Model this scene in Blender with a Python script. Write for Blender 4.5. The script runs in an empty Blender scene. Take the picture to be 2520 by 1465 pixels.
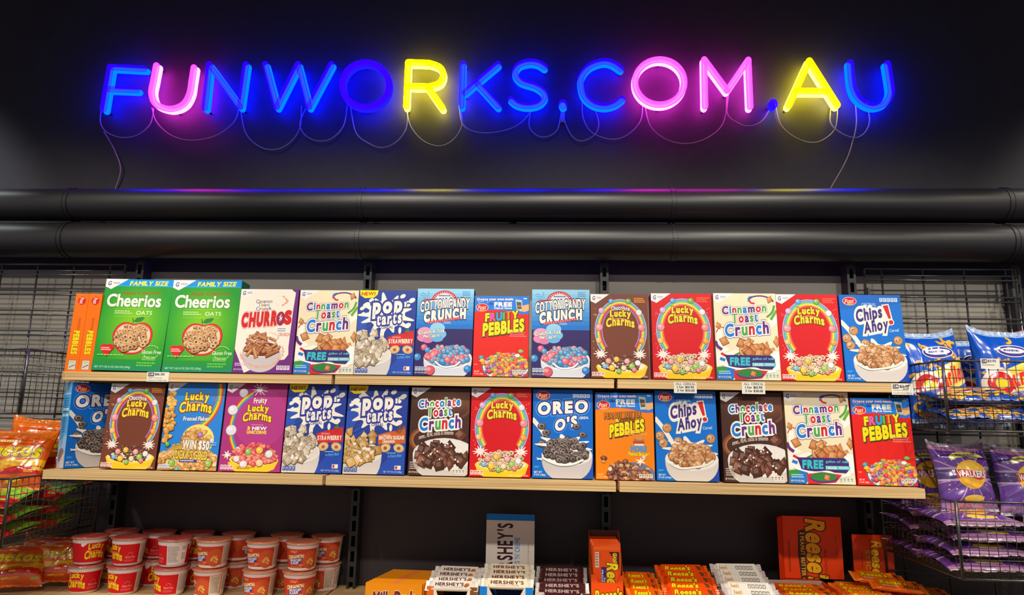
import bpy, bmesh, math, random
from mathutils import Vector, Matrix, noise
from mathutils.geometry import tessellate_polygon

SC = bpy.context.scene
COL = SC.collection
R = math.radians
ZC = 1.60                                   # eye height of the photographer

# ------------------------------------------------------------------ camera
FPX, PITCH, YAW, ROLL, CX, CD = 1650.0, .1741, .0523, .0170, .2309, 2.5071
W, H = 2520, 1465
_f0 = Vector((-math.sin(YAW), math.cos(YAW), 0)); RIGHT = Vector((math.cos(YAW), math.sin(YAW), 0)); _u0 = Vector((0, 0, 1))
FWD = _f0 * math.cos(PITCH) + _u0 * math.sin(PITCH)
UP = _u0 * math.cos(PITCH) - _f0 * math.sin(PITCH)
CAMLOC = Vector((CX, -CD, ZC))
cr, sr = math.cos(ROLL), math.sin(ROLL)
cx_ax = RIGHT * cr + UP * sr
cy_ax = UP * cr - RIGHT * sr
cam_d = bpy.data.cameras.new('camera'); cam = bpy.data.objects.new('camera', cam_d); COL.objects.link(cam)
cam_d.sensor_width = 36; cam_d.lens = FPX / W * 36; cam_d.clip_start = .05; cam_d.clip_end = 60
mw = Matrix((cx_ax, cy_ax, -FWD)).transposed().to_4x4(); mw.translation = CAMLOC
cam.matrix_world = mw
SC.camera = cam

def ray(px, py):
    return FWD * FPX + cx_ax * (px - W / 2) + cy_ax * (H / 2 - py)
def at(px, py, Y):                           # the point of the photograph's pixel on the plane y = Y
    d = ray(px, py); return CAMLOC + d * ((Y - CAMLOC.y) / d.y)
def onz(px, py, Z):
    d = ray(px, py); return CAMLOC + d * ((Z - CAMLOC.z) / d.z)

# ------------------------------------------------------------------ world, lights, exposure
SC.view_settings.view_transform = 'Standard'; SC.view_settings.look = 'None'
SC.view_settings.gamma = 1; SC.view_settings.use_curve_mapping = False
SC.view_settings.exposure = 0.34
wd = bpy.data.worlds.new('world'); SC.world = wd; wd.use_nodes = True
wd.node_tree.nodes['Background'].inputs[0].default_value = (1, .95, 1, 1)
wd.node_tree.nodes['Background'].inputs[1].default_value = .27

def spot(loc, target, power, size, blend, rad, col):
    d = bpy.data.lights.new('track_spot', 'SPOT'); d.energy = power; d.spot_size = R(size); d.spot_blend = blend
    d.shadow_soft_size = rad; d.color = col
    o = bpy.data.objects.new('track_spot', d); COL.objects.link(o); o.location = loc
    o.rotation_euler = (Vector(target) - Vector(loc)).to_track_quat('-Z', 'Y').to_euler()
    return o
WARM = (1.0, .915, .79)
for x, p in ((-1.75, 60), (-.65, 64), (.37, 64), (1.42, 66), (2.45, 60)):
    spot((x, -1.6, 3.45), (x, -.34, 1.60), p, 66, .6, .035, WARM)
for x, p in ((-2.3, 88), (-1.1, 84), (.1, 84), (1.3, 86), (2.5, 100)):
    spot((x, -3.4, 3.5), (x * .9, -.3, 1.25), p, 50, .5, .05, (1, .93, .82))
# cooler wall washers at the two ends of the shelving
spot((-2.5, -.75, 3.55), (-2.3, .05, 2.0), 130, 50, .9, .06, (.92, .97, 1))
spot((2.5, -.75, 3.55), (2.4, .05, 2.0), 95, 50, .9, .06, (1, .95, .85))
# ------------------------------------------------------------------ materials
def lin(c):
    return tuple((v / 255 / 12.92) if v / 255 <= .04045 else ((v / 255 + .055) / 1.055) ** 2.4 for v in c[:3])
MATS = {}
KINDS = {'card': (.46, .3), 'matte': (.75, .3), 'foil': (.2, .9), 'paper': (.7, .2), 'plastic': (.3, .5), 'black': (.45, .4)}
def mat(c, kind='card'):
    k = (tuple(c), kind)
    if k in MATS: return MATS[k]
    g_ = .3 * c[0] + .59 * c[1] + .11 * c[2]; c = tuple(max(0, min(255, g_ + (v - g_) * 1.06)) for v in c)      # inks are a little purer than the photograph shows them
    m = bpy.data.materials.new(f'{kind}_{k[0][0]}_{k[0][1]}_{k[0][2]}'); m.use_nodes = True
    nt = m.node_tree; b = nt.nodes['Principled BSDF']
    rough, spec = KINDS[kind]
    b.inputs['Base Color'].default_value = (*lin(c), 1)
    b.inputs['Specular IOR Level'].default_value = spec
    if kind == 'foil': b.inputs['Coat Weight'].default_value = .4; b.inputs['Coat Roughness'].default_value = .12
    tc = nt.nodes.new('ShaderNodeTexCoord'); n = nt.nodes.new('ShaderNodeTexNoise'); n.inputs['Scale'].default_value = 35
    mr = nt.nodes.new('ShaderNodeMapRange'); mr.inputs['To Min'].default_value = rough * .85; mr.inputs['To Max'].default_value = min(1, rough * 1.15)
    nt.links.new(tc.outputs['Object'], n.inputs['Vector']); nt.links.new(n.outputs[0], mr.inputs['Value']); nt.links.new(mr.outputs[0], b.inputs['Roughness'])
    MATS[k] = m
    return m
def surf(name, c, rough=.6, spec=.3, var=.12, scale=(6, 6, 6), bump=0.0, metal=0.0, c2=None):
    m = bpy.data.materials.new(name); m.use_nodes = True
    nt = m.node_tree; b = nt.nodes['Principled BSDF']; b.inputs['Roughness'].default_value = rough; b.inputs['Specular IOR Level'].default_value = spec; b.inputs['Metallic'].default_value = metal
    g = nt.nodes.new('ShaderNodeNewGeometry'); mp = nt.nodes.new('ShaderNodeMapping'); mp.inputs['Scale'].default_value = scale
    n = nt.nodes.new('ShaderNodeTexNoise'); n.inputs['Scale'].default_value = 1; n.inputs['Detail'].default_value = 5
    r = nt.nodes.new('ShaderNodeValToRGB')
    a = lin(c); z = lin(c2) if c2 else tuple(v * (1 + var) for v in a); a = a if c2 else tuple(v * (1 - var) for v in a)
    r.color_ramp.elements[0].color = (*a, 1); r.color_ramp.elements[1].color = (*z, 1)
    r.color_ramp.elements[0].position = .38; r.color_ramp.elements[1].position = .62
    nt.links.new(g.outputs['Position'], mp.inputs[0]); nt.links.new(mp.outputs[0], n.inputs['Vector']); nt.links.new(n.outputs[0], r.inputs[0]); nt.links.new(r.outputs[0], b.inputs['Base Color'])
    if bump:
        bp = nt.nodes.new('ShaderNodeBump'); bp.inputs['Strength'].default_value = bump; bp.inputs['Distance'].default_value = .002
        nt.links.new(n.outputs[0], bp.inputs['Height']); nt.links.new(bp.outputs[0], b.inputs['Normal'])
    return m
M_WALL = surf('charcoal_wall_paint', (38, 35, 41), .62, .3, .06, (30, 30, 30), .15)
M_FLOOR = surf('floor_vinyl', (90, 86, 82), .4, .4, .1)
M_CEIL = surf('ceiling_paint', (60, 58, 60), .9, .1, .05)
M_PIPE = surf('black_pipe_paint', (25, 24, 26), .40, .5, .08, (4, 4, 4))
M_PANEL = surf('grey_panel', (142, 137, 127), .42, .45, .05, (3, 3, 9))
M_DARKP = surf('black_panel', (54, 49, 52), .5, .3, .06, (3, 3, 9))
M_POST = surf('black_post_metal', (34, 34, 34), .4, .5, .1)
M_WIRE = surf('black_wire_metal', (46, 45, 43), .26, .9, .1, metal=.0)
M_WOODE = surf('oak_edge', (190, 152, 98), .5, .3, 0, (1.6, 30, 330), 0, 0, (234, 200, 144))
M_WOOD = surf('oak_face', (206, 170, 114), .5, .3, 0, (2.5, 45, 45), 0, 0, (226, 192, 136))
M_CABLE = surf('grey_cable', (120, 116, 116), .5, .3, .05)
def emis(name, c, s, alpha=1.0):
    m = bpy.data.materials.new(name); m.use_nodes = True; nt = m.node_tree
    for n in list(nt.nodes): nt.nodes.remove(n)
    o = nt.nodes.new('ShaderNodeOutputMaterial'); e = nt.nodes.new('ShaderNodeEmission')
    e.inputs[0].default_value = (*c, 1); e.inputs[1].default_value = s
    if alpha < 1:
        t = nt.nodes.new('ShaderNodeBsdfTransparent'); mx = nt.nodes.new('ShaderNodeMixShader'); mx.inputs[0].default_value = alpha
        nt.links.new(t.outputs[0], mx.inputs[1]); nt.links.new(e.outputs[0], mx.inputs[2]); nt.links.new(mx.outputs[0], o.inputs[0])
    else: nt.links.new(e.outputs[0], o.inputs[0])
    return m

# ------------------------------------------------------------------ object helpers
def tag(o, label, cat, group=None, kind=None):
    o['label'] = label
    if cat: o['category'] = cat
    if group: o['group'] = group
    if kind: o['kind'] = kind
    return o
def empty(name, label, cat, loc, rot=(0, 0, 0), group=None):
    o = bpy.data.objects.new(name, None); COL.objects.link(o); o.location = loc; o.rotation_euler = rot; o.empty_display_size = .02
    return tag(o, label, cat, group)
class MB:
    """Collects vertices and faces for one mesh."""
    def __init__(s): s.v = []; s.f = []; s.m = []; s.sm = []
    def add(s, vs, fs, mi=0, smooth=False):
        k = len(s.v); s.v.extend([tuple(p) for p in vs])
        for f in fs: s.f.append([i + k for i in f]); s.m.append(mi); s.sm.append(smooth)
    def box(s, x0, x1, y0, y1, z0, z1, mi=0):
        v = [(x, y, z) for x in (x0, x1) for y in (y0, y1) for z in (z0, z1)]
        s.add(v, [(0, 1, 3, 2), (4, 6, 7, 5), (0, 4, 5, 1), (2, 3, 7, 6), (0, 2, 6, 4), (1, 5, 7, 3)], mi)
    def rod(s, a, b, r, n=5, mi=0):
        a = Vector(a); b = Vector(b); d = (b - a).normalized(); u = d.orthogonal().normalized(); w = d.cross(u)
        vs = []
        for p in (a, b):
            for i in range(n):
                t = 2 * math.pi * i / n; vs.append(p + u * (r * math.cos(t)) + w * (r * math.sin(t)))
        fs = [(i, (i + 1) % n, n + (i + 1) % n, n + i) for i in range(n)] + [tuple(range(n))[::-1], tuple(range(n, 2 * n))]
        s.add(vs, fs, mi, True)
    def tube(s, pts, r, n=12, mi=0, closed=False):
        pts = [Vector(p) for p in pts]; N = len(pts); vs = []; rings = []
        def tan(i):
            if closed: return (pts[(i + 1) % N] - pts[i - 1]).normalized()
            return (pts[min(i + 1, N - 1)] - pts[max(i - 1, 0)]).normalized()
        u = tan(0).orthogonal().normalized()
        def ring(p, t, rr):
            nonlocal u
            u = (u - t * u.dot(t)).normalized(); w = t.cross(u)
            rings.append(len(vs)); vs.extend([p + u * (rr * math.cos(2 * math.pi * k / n)) + w * (rr * math.sin(2 * math.pi * k / n)) for k in range(n)])
        if not closed:
            t = tan(0)
            for q in (85, 60, 30): ring(pts[0] - t * r * math.sin(R(q)), t, r * math.cos(R(q)))
        for i in range(N): ring(pts[i], tan(i), r)
        if not closed:
            t = tan(N - 1)
            for q in (30, 60, 85): ring(pts[-1] + t * r * math.sin(R(q)), t, r * math.cos(R(q)))
        fs = []
        L = len(rings)
        for i in range(L if closed else L - 1):
            a, b = rings[i], rings[(i + 1) % L]
            fs += [(a + k, a + (k + 1) % n, b + (k + 1) % n, b + k) for k in range(n)]
        if not closed: fs += [tuple(range(rings[0], rings[0] + n))[::-1], tuple(range(rings[-1], rings[-1] + n))]
        s.add(vs, fs, mi, True)
    def lathe(s, prof, n=32, mi=0, cap=(True, True), smooth=True):
        vs = []; fs = []
        for r, z in prof: vs += [(r * math.sin(2 * math.pi * k / n), -r * math.cos(2 * math.pi * k / n), z) for k in range(n)]
        for i in range(len(prof) - 1):
            fs += [(i * n + k, i * n + (k + 1) % n, (i + 1) * n + (k + 1) % n, (i + 1) * n + k) for k in range(n)]
        s.add(vs, fs, mi, smooth)
        base = len(s.v) - len(vs)
        if cap[0]: s.f.append([base + k for k in range(n)][::-1]); s.m.append(mi); s.sm.append(False)
        if cap[1]: s.f.append([base + (len(prof) - 1) * n + k for k in range(n)]); s.m.append(mi); s.sm.append(False)
    def mesh(s, name, mats):
        me = bpy.data.meshes.new(name); me.from_pydata(s.v, [], s.f)
        for m in (mats if isinstance(mats, (list, tuple)) else [mats]): me.materials.append(m)
        me.polygons.foreach_set('material_index', s.m); me.polygons.foreach_set('use_smooth', s.sm); me.update()
        return me
    def build(s, name, mats, parent=None, bevel=0):
        o = bpy.data.objects.new(name, s.mesh(name, mats)); COL.objects.link(o)
        if parent: o.parent = parent
        if bevel:
            b = o.modifiers.new('edge', 'BEVEL'); b.width = bevel; b.segments = 2; b.limit_method = 'ANGLE'
        return o
def struct(name, mb, m):
    o = mb.build(name, m); o['kind'] = 'structure'; return o
def copy_tree(o, parent=None):
    c = o.copy(); COL.objects.link(c)
    if parent: c.parent = parent
    for ch in list(o.children): copy_tree(ch, c)
    return c

# ------------------------------------------------------------------ lettering: glyphs of the built-in font
WEIGHTS = (0.0, .008, .018, .03, .044, .06, .085)      # extra stroke weight, in em
GLYPH = {}
CHARS = "ABCDEFGHIJKLMNOPQRSTUVWXYZabcdefghijklmnopqrstuvwxyz0123456789!$.,'&-()%/"
def outline_normals(vs, fs):
    ec = {}
    for f in fs:
        a = sum(vs[f[i - 1]][0] * vs[f[i]][1] - vs[f[i]][0] * vs[f[i - 1]][1] for i in range(len(f)))
        g = f if a > 0 else f[::-1]
        for i in range(len(g)): ec.setdefault((min(g[i - 1], g[i]), max(g[i - 1], g[i])), []).append((g[i - 1], g[i]))
    acc = {}
    for e in ec.values():
        if len(e) == 1:
            (a, b), = e; dx, dy = vs[b][0] - vs[a][0], vs[b][1] - vs[a][1]; L = math.hypot(dx, dy)
            if L > 1e-7:
                for k in (a, b): acc.setdefault(k, []).append((dy / L, -dx / L))
    N = [(0, 0)] * len(vs)
    for k, ns in acc.items():
        nx, ny = sum(n[0] for n in ns), sum(n[1] for n in ns); L = math.hypot(nx, ny)
        if L > 1e-6:
            nx /= L; ny /= L; c = max(.74, min(nx * n[0] + ny * n[1] for n in ns)); N[k] = (nx / c, ny / c)
    return N
def make_glyphs():
    obs = []
    for ch in CHARS:
        cu = bpy.data.curves.new('g', 'FONT'); cu.body = ch; cu.size = 1; cu.resolution_u = 5; cu.fill_mode = 'FRONT'
        o = bpy.data.objects.new('g', cu); COL.objects.link(o); obs.append((ch, o, cu))
    dg = bpy.context.evaluated_depsgraph_get(); dg.update()
    for ch, o, cu in obs:
        ev = o.evaluated_get(dg); me = ev.to_mesh()
        vs = [(v.co.x, v.co.y) for v in me.vertices]; fs = [tuple(p.vertices) for p in me.polygons]
        xs = [v[0] for v in vs] or [0]
        GLYPH[ch] = (vs, fs, min(xs), max(xs), outline_normals(vs, fs)); ev.to_mesh_clear()
    for ch, o, cu in obs: bpy.data.objects.remove(o); bpy.data.curves.remove(cu)
make_glyphs()

# ------------------------------------------------------------------ printed artwork (flat shapes, per cent of the panel, y downwards)
def dark(c, k=.6): return tuple(int(v * k) for v in c)
def light(c, k=.4): return tuple(int(v + (255 - v) * k) for v in c)
class Art:
    def __init__(s, aspect=.69, seed=1):
        s.ops = []; s.a = aspect; s.r = random.Random(seed)
    def raw(s, vs, fs, col, tg='picture_print'): s.ops.append((tg, col, vs, fs))
    def poly(s, pts, col, tg='picture_print'):
        if len(pts) == 4 or len(pts) == 3: s.raw(pts, [tuple(range(len(pts)))], col, tg); return
        t = tessellate_polygon([[Vector((x, y, 0)) for x, y in pts]])
        s.raw(pts, [tuple(f) for f in t], col, tg)
    def rect(s, x0, y0, x1, y1, col, tg='picture_print'): s.poly([(x0, y0), (x1, y0), (x1, y1), (x0, y1)], col, tg)
    def ell(s, cx, cy, rx, ry, col, n=24, tg='picture_print', rot=0):
        c, sn = math.cos(rot), math.sin(rot)
        pts = []
        for k in range(n):
            t = 2 * math.pi * k / n; x = rx * math.cos(t); y = ry * math.sin(t)
            pts.append((cx + x * c - y / s.a * sn, cy + x * s.a * sn + y * c))
        s.raw([(cx, cy)] + pts, [(0, 1 + k, 1 + (k + 1) % n) for k in range(n)], col, tg)
    def circ(s, cx, cy, r, col, n=20, tg='picture_print'): s.ell(cx, cy, r, r * s.a, col, n, tg)
    def band(s, cx, cy, rx, ry, t, col, a0=0, a1=360, n=36, tg='picture_print'):   # elliptic band of radial width t
        vs = []
        for k in range(n + 1):
            th = R(a0 + (a1 - a0) * k / n); c, sn = math.cos(th), math.sin(th)
            vs += [(cx + rx * c, cy - ry * sn), (cx + (rx - t) * c, cy - (ry - t * s.a) * sn)]
        s.raw(vs, [(2 * k, 2 * k + 1, 2 * k + 3, 2 * k + 2) for k in range(n)], col, tg)
    def stroke(s, pts, w, col, tg='picture_print'):
        """a ribbon of width w (per cent of panel width) along pts"""
        P = [(x, y / s.a) for x, y in pts]; vs = []
        for i in range(len(P)):
            a = P[max(i - 1, 0)]; b = P[min(i + 1, len(P) - 1)]; dx, dy = b[0] - a[0], b[1] - a[1]; L = math.hypot(dx, dy) or 1
            ww = w[i] if isinstance(w, (list, tuple)) else w
            nx, ny = -dy / L * ww / 2, dx / L * ww / 2
            vs += [(P[i][0] + nx, (P[i][1] + ny) * s.a), (P[i][0] - nx, (P[i][1] - ny) * s.a)]
        s.raw(vs, [(2 * k, 2 * k + 1, 2 * k + 3, 2 * k + 2) for k in range(len(P) - 1)], col, tg)
    def txt(s, t, x0, y0, x1, y1, col, wt=1, out=(), rise=0, arc=0, shear=0, cols=None, tg='title_lettering', vert=0, gap=.06):
        """lettering fitted into a box; out = [(colour, extra weight)] drawn beneath; vert=1 reads upwards, -1 reads downwards"""
        lay = []; x = 0
        for ch in t:
            if ch == ' ': lay.append((ch, x)); x += .3; continue
            vs, fs, mn, mx, nn = GLYPH[ch]; lay.append((ch, x - mn + WEIGHTS[wt])); x += mx - mn + gap + 2 * WEIGHTS[wt]
        x -= gap; tot = max(x, .01)
        ys = [v[1] for ch in t if ch != ' ' for v in GLYPH[ch][0]]; lo, hi = min(ys) - WEIGHTS[wt], max(ys) + WEIGHTS[wt]
        ci = 0
        def place(gx, gy):
            u = gx / tot + shear * ((gy - lo) / (hi - lo) - .5); v = (gy - lo) / (hi - lo)
            if vert:
                if vert > 0: return (x0 + (x1 - x0) * (1 - v), y1 - (y1 - y0) * u)
                return (x1 - (x1 - x0) * (1 - v), y0 + (y1 - y0) * u)
            return (x0 + (x1 - x0) * u, y1 - (y1 - y0) * v - rise * (u - .5) - arc * (1 - 4 * (u - .5) ** 2))
        GROW = (0, .028, .05, .075, .105, .14, .18)
        for oc, ow in list(out) + [(None, 0)]:
            ci = 0; rg = GROW[ow] + WEIGHTS[wt]
            for ch, gx in lay:
                if ch == ' ': continue
                vs, fs, mn, mx, nn = GLYPH[ch]
                s.raw([place(v[0] + gx + n[0] * rg, v[1] + n[1] * rg) for v, n in zip(vs, nn)], fs, oc if oc else (cols[ci % len(cols)] if cols else col), tg)
                ci += 1
    def lines(s, x0, y0, x1, y1, n, col, fill=.55, tg='small_print'):
        """rows of print too small to read"""
        h = (y1 - y0) / n
        for i in range(n):
            x = x0; V = []; F = []
            xe = x1 - s.r.random() * .25 * (x1 - x0)
            while x < xe:
                w = min(s.r.uniform(.05, .16) * (x1 - x0), xe - x); k = len(V)
                V += [(x, y0 + i * h), (x + w, y0 + i * h), (x + w, y0 + i * h + h * fill), (x, y0 + i * h + h * fill)]; F.append((k, k + 1, k + 2, k + 3)); x += w + .025 * (x1 - x0)
            if V: s.raw(V, F, col, tg)
    def badges(s, x0, y0, x1, y1, n, col, ink):
        w = (x1 - x0) / n
        for i in range(n):
            a = x0 + i * w; s.rect(a, y0, a + w * .82, y1, col, 'small_print'); s.rect(a + w * .16, y0 + (y1 - y0) * .2, a + w * .62, y0 + (y1 - y0) * .45, ink, 'small_print'); s.rect(a + w * .2, y0 + (y1 - y0) * .6, a + w * .55, y0 + (y1 - y0) * .78, ink, 'small_print')
    def heap(s, cx, cy, rx, ry, n, shape, cols, size, top=1.0):
        pts = []
        for i in range(n):
            t = s.r.random() * 2 * math.pi; q = math.sqrt(s.r.random()); pts.append((cx + rx * q * math.cos(t), cy + ry * q * math.sin(t) * (top if math.sin(t) < 0 else 1)))
        pts.sort(key=lambda p: p[1])
        for x, y in pts:
            c = s.r.choice(cols); k = size * s.r.uniform(.8, 1.2); s.piece(x, y, k, shape, c)
    def piece(s, x, y, k, shape, c):
        r = s.r; a = s.a
        if shape == 'sq':
            th = r.random() * 3.14; f = r.uniform(.55, .95)
            q = [(x + k * math.cos(th + j * math.pi / 2) * (1 if j % 2 else f), y + a * k * math.sin(th + j * math.pi / 2)) for j in range(4)]
            s.poly([(x + (p - x) * 1.14, y + (q_ - y) * 1.14 + .25) for p, q_ in q], dark(c, .5)); s.poly(q, c)
            s.poly([(x + (p - x) * .6 - .2 * k, y + (q_ - y) * .55 - .12 * k) for p, q_ in q], light(c, .22))
        elif shape == 'ring':
            ry = k * a * r.uniform(.55, 1)
            s.ell(x, y + .35, k * 1.12, ry * 1.14, dark(c, .5), 14); s.ell(x, y, k, ry, c, 14); s.ell(x - .12 * k, y - .18 * ry, k * .7, ry * .62, light(c, .3), 12); s.ell(x, y, k * .38, ry * .38, dark(c, .45), 10)
        elif shape == 'bar':
            th = r.uniform(-1.2, 1.2); L = k * 1.5
            s.stroke([(x - L * math.cos(th), y - L * math.sin(th) * a + .3), (x + L * math.cos(th), y + L * math.sin(th) * a + .3)], k * 1.05, dark(c, .5)); s.stroke([(x - L * math.cos(th), y - L * math.sin(th) * a), (x + L * math.cos(th), y + L * math.sin(th) * a)], k * .8, c); s.stroke([(x - L * .8 * math.cos(th), y - L * .8 * math.sin(th) * a - .2 * k * a), (x + L * .8 * math.cos(th), y + L * .8 * math.sin(th) * a - .2 * k * a)], k * .25, light(c, .3))
        elif shape == 'flake':
            m = 7; ph = r.random() * 6; q = [(x + k * r.uniform(.7, 1.15) * math.cos(ph + j * 6.283 / m), y + a * k * r.uniform(.5, .9) * math.sin(ph + j * 6.283 / m)) for j in range(m)]
            s.raw([(x, y)] + [(x + (p - x) * 1.14, y + (q_ - y) * 1.14 + .3) for p, q_ in q], [(0, 1 + j, 1 + (j + 1) % m) for j in range(m)], dark(c, .55)); s.raw([(x, y)] + q, [(0, 1 + j, 1 + (j + 1) % m) for j in range(m)], c)
            s.raw([(x, y)] + [(x + (p - x) * .55 - .15 * k, y + (q_ - y) * .5 - .12 * k) for p, q_ in q], [(0, 1 + j, 1 + (j + 1) % m) for j in range(m)], light(c, .25))
        else:
            s.ell(x, y + .3, k * 1.12, k * a * 1.1, dark(c, .55), 12); s.ell(x, y, k, k * a, c, 12); s.ell(x - .25 * k, y - .25 * k * a, k * .5, k * a * .42, light(c, .4), 9)
    def splash(s, cx, cy, rx, ry, n, col, lo=.78, hi=1.3):
        m = n * 12; pts = []; hs = [hi * s.r.uniform(.85, 1.08) for _ in range(n)]; ph = s.r.random() * 6
        for k in range(m):
            j, q = divmod(k, 12); f = (.5 - .5 * math.cos(2 * math.pi * q / 12)) ** 2.2
            t = 2 * math.pi * (k + 1.5 * math.sin(j * 2.3 + ph)) / m; r = lo + (hs[j] - lo) * f
            pts.append((cx + rx * r * math.cos(t), cy + ry * r * math.sin(t)))
        s.raw([(cx, cy)] + pts, [(0, 1 + k, 1 + (k + 1) % m) for k in range(m)], col)
    def bowl(s, cx, rim, rx, bot, col, inner, flat=.3):
        """a bowl seen from slightly above: rim ellipse plus tapering body"""
        ry = rx * s.a * flat; pts = []
        for k in range(19):
            t = math.pi * k / 18; pts.append((cx - rx * math.cos(t), rim + (bot - rim) * math.sin(t) ** .75))
        s.raw([(cx, rim)] + pts, [(0, 1 + k, 2 + k) for k in range(18)], col)
        s.ell(cx, rim, rx, ry, light(col, .5)); s.ell(cx, rim, rx * .93, ry * .86, inner)

def split_fine(vs, fs, h):
    """cut triangles so no edge is longer than h (for prints on curved surfaces)"""
    vs = [tuple(v) for v in vs]; out = []; cache = {}
    st = []
    for f in fs:
        for k in range(1, len(f) - 1): st.append((f[0], f[k], f[k + 1]))
    def mid(i, j):
        k = (min(i, j), max(i, j))
        if k not in cache: cache[k] = len(vs); vs.append(((vs[i][0] + vs[j][0]) / 2, (vs[i][1] + vs[j][1]) / 2))
        return cache[k]
    while st:
        a, b, c = st.pop()
        e = sorted(((math.hypot(vs[i][0] - vs[j][0], vs[i][1] - vs[j][1]), i, j, k) for i, j, k in ((a, b, c), (b, c, a), (c, a, b))), reverse=True)[0]
        if e[0] > h: m = mid(e[1], e[2]); st += [(e[1], m, e[3]), (m, e[2], e[3])]
        else: out.append((a, b, c))
    return vs, out
def clip100(vs, fs):
    """keeps the artwork inside its panel"""
    if all(-1e-6 <= x <= 100 + 1e-6 and -1e-6 <= y <= 100 + 1e-6 for x, y in vs): return vs, fs
    V = []; F = []
    for f in fs:
        P = [vs[i] for i in f]
        for ax, lim, sg in ((0, 0, 1), (0, 100, -1), (1, 0, 1), (1, 100, -1)):
            Q = []
            for i in range(len(P)):
                a, b = P[i - 1], P[i]; da, db = sg * (a[ax] - lim), sg * (b[ax] - lim)
                if (da < 0) != (db < 0): t = da / (da - db); Q.append((a[0] + (b[0] - a[0]) * t, a[1] + (b[1] - a[1]) * t))
                if db >= 0: Q.append(b)
            P = Q
            if len(P) < 3: break
        if len(P) >= 3: k = len(V); V += P; F.append(tuple(range(k, k + len(P))))
    return V, F
def press(art, fn, parent, kind='card', fine=0, eps=1.6e-5, base=4e-5, names=None):
    """lays the artwork on a surface: fn(u, v, lift) -> local point; one mesh per sort of print"""
    groups = {}; seen = []
    for tg, col, vs, fs in art.ops:
        bx = (min(v[0] for v in vs), min(v[1] for v in vs), max(v[0] for v in vs), max(v[1] for v in vs))
        i = 1 + max([q[4] for q in seen if q[0] < bx[2] and q[2] > bx[0] and q[1] < bx[3] and q[3] > bx[1]] or [-1]); seen.append((*bx, i))
        tg = 'printed_price' if tg == 'printed_price' else (names or {}).get(tg, 'front_print')
        mb, mats = groups.setdefault(tg, (MB(), []))
        mt = mat(col, kind)
        if mt not in mats: mats.append(mt)
        vs, fs = clip100(vs, fs)
        if not fs: continue
        if fine: vs, fs = split_fine(vs, fs, fine)
        lift = base + eps * i
        if tg != 'picture_print' and len(fs) > 12 and not fine:      # lettering: every facet a hair apart, so overlapping facets never coincide
            vs = [vs[k] for f in fs for k in f]; n_ = 0; F2 = []; J = []
            for q, f in enumerate(fs): F2.append(tuple(range(n_, n_ + len(f)))); n_ += len(f); J += [(q % 5) * 2.5e-6] * len(f)
            fs = F2; P = [fn(v[0] / 100, v[1] / 100, lift + j) for v, j in zip(vs, J)]
        else: P = [fn(x / 100, y / 100, lift) for x, y in vs]
        n = Vector((0, 0, 0))
        F = []
        for f in fs:
            a, b, c = Vector(P[f[0]]), Vector(P[f[1]]), Vector(P[f[2]])
            nn = (b - a).cross(c - a); q = Vector(fn(vs[f[0]][0] / 100, vs[f[0]][1] / 100, lift + .01)) - a
            F.append(f if nn.dot(q) >= 0 else tuple(reversed(f)))
        mb.add(P, F, mats.index(mt), fine > 0)
    res = []
    for tg, (mb, mats) in groups.items():
        o = mb.build(tg, mats, parent); res.append(o)
    return res
# ------------------------------------------------------------------ the room
YW = .05                                     # face of the wall
m = MB(); m.box(-5, 5, YW, YW + .12, 0, 3.75); struct('wall_back', m, M_WALL)
m = MB(); m.box(-5, 5, -6, YW + .12, -.1, 0); struct('floor', m, M_FLOOR)
m = MB(); m.box(-5, 5, -6, YW + .12, 3.75, 3.85); struct('ceiling', m, M_CEIL)

Y1, Y2, Z1, Z2, Z3, TH = .3751, .4031, ZC + .1178, ZC - .1933, ZC - .613, .0285
# back panels of the shelving bays
for nm, x0, x1, lab in (('shelving_panel', -2.03, -1.357, 'grey back panel behind the wire grid beside the green cereal boxes'), ('shelving_panel', -1.343, -.457, 'grey back panel of the shelving bay above the paper cereal cups'),
                        ('shelving_panel', -.443, .443, 'grey back panel of the middle shelving bay behind the two cotton candy boxes'), ('shelving_panel', .457, 1.343, 'grey back panel of the shelving bay behind the tall orange candy carton lids'), ('shelving_panel', 1.357, 1.93, 'grey back panel behind the wire grid above the blue snack bags')):
    m = MB(); m.box(x0, x1, .026, .044, Z2 if abs(x0) < 1.35 and abs(x1) < 1.35 else ZC - .1, ZC + .538)
    o = m.build(nm, M_PANEL); tag(o, lab, 'panel', 'grey back panels of the shelving')

for x0, x1, lab in ((-2.03, -1.357, 'black lower back panel behind the basket of orange bags'), (-1.343, -.457, 'black lower back panel behind the paper cereal cups'), (-.443, .443, 'black lower back panel behind the white and blue candy carton lid'),
                    (.457, 1.343, 'black lower back panel behind the orange candy carton lids'), (1.357, 1.93, 'black lower back panel behind the purple crisp bags')):
    m = MB(); m.box(x0, x1, .026, .044, .2, (Z2 if abs(x0) < 1.35 and abs(x1) < 1.35 else ZC - .1) - .002)
    o = m.build('shelving_panel', M_DARKP); tag(o, lab, 'panel', 'black lower back panels of the shelving')

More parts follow.
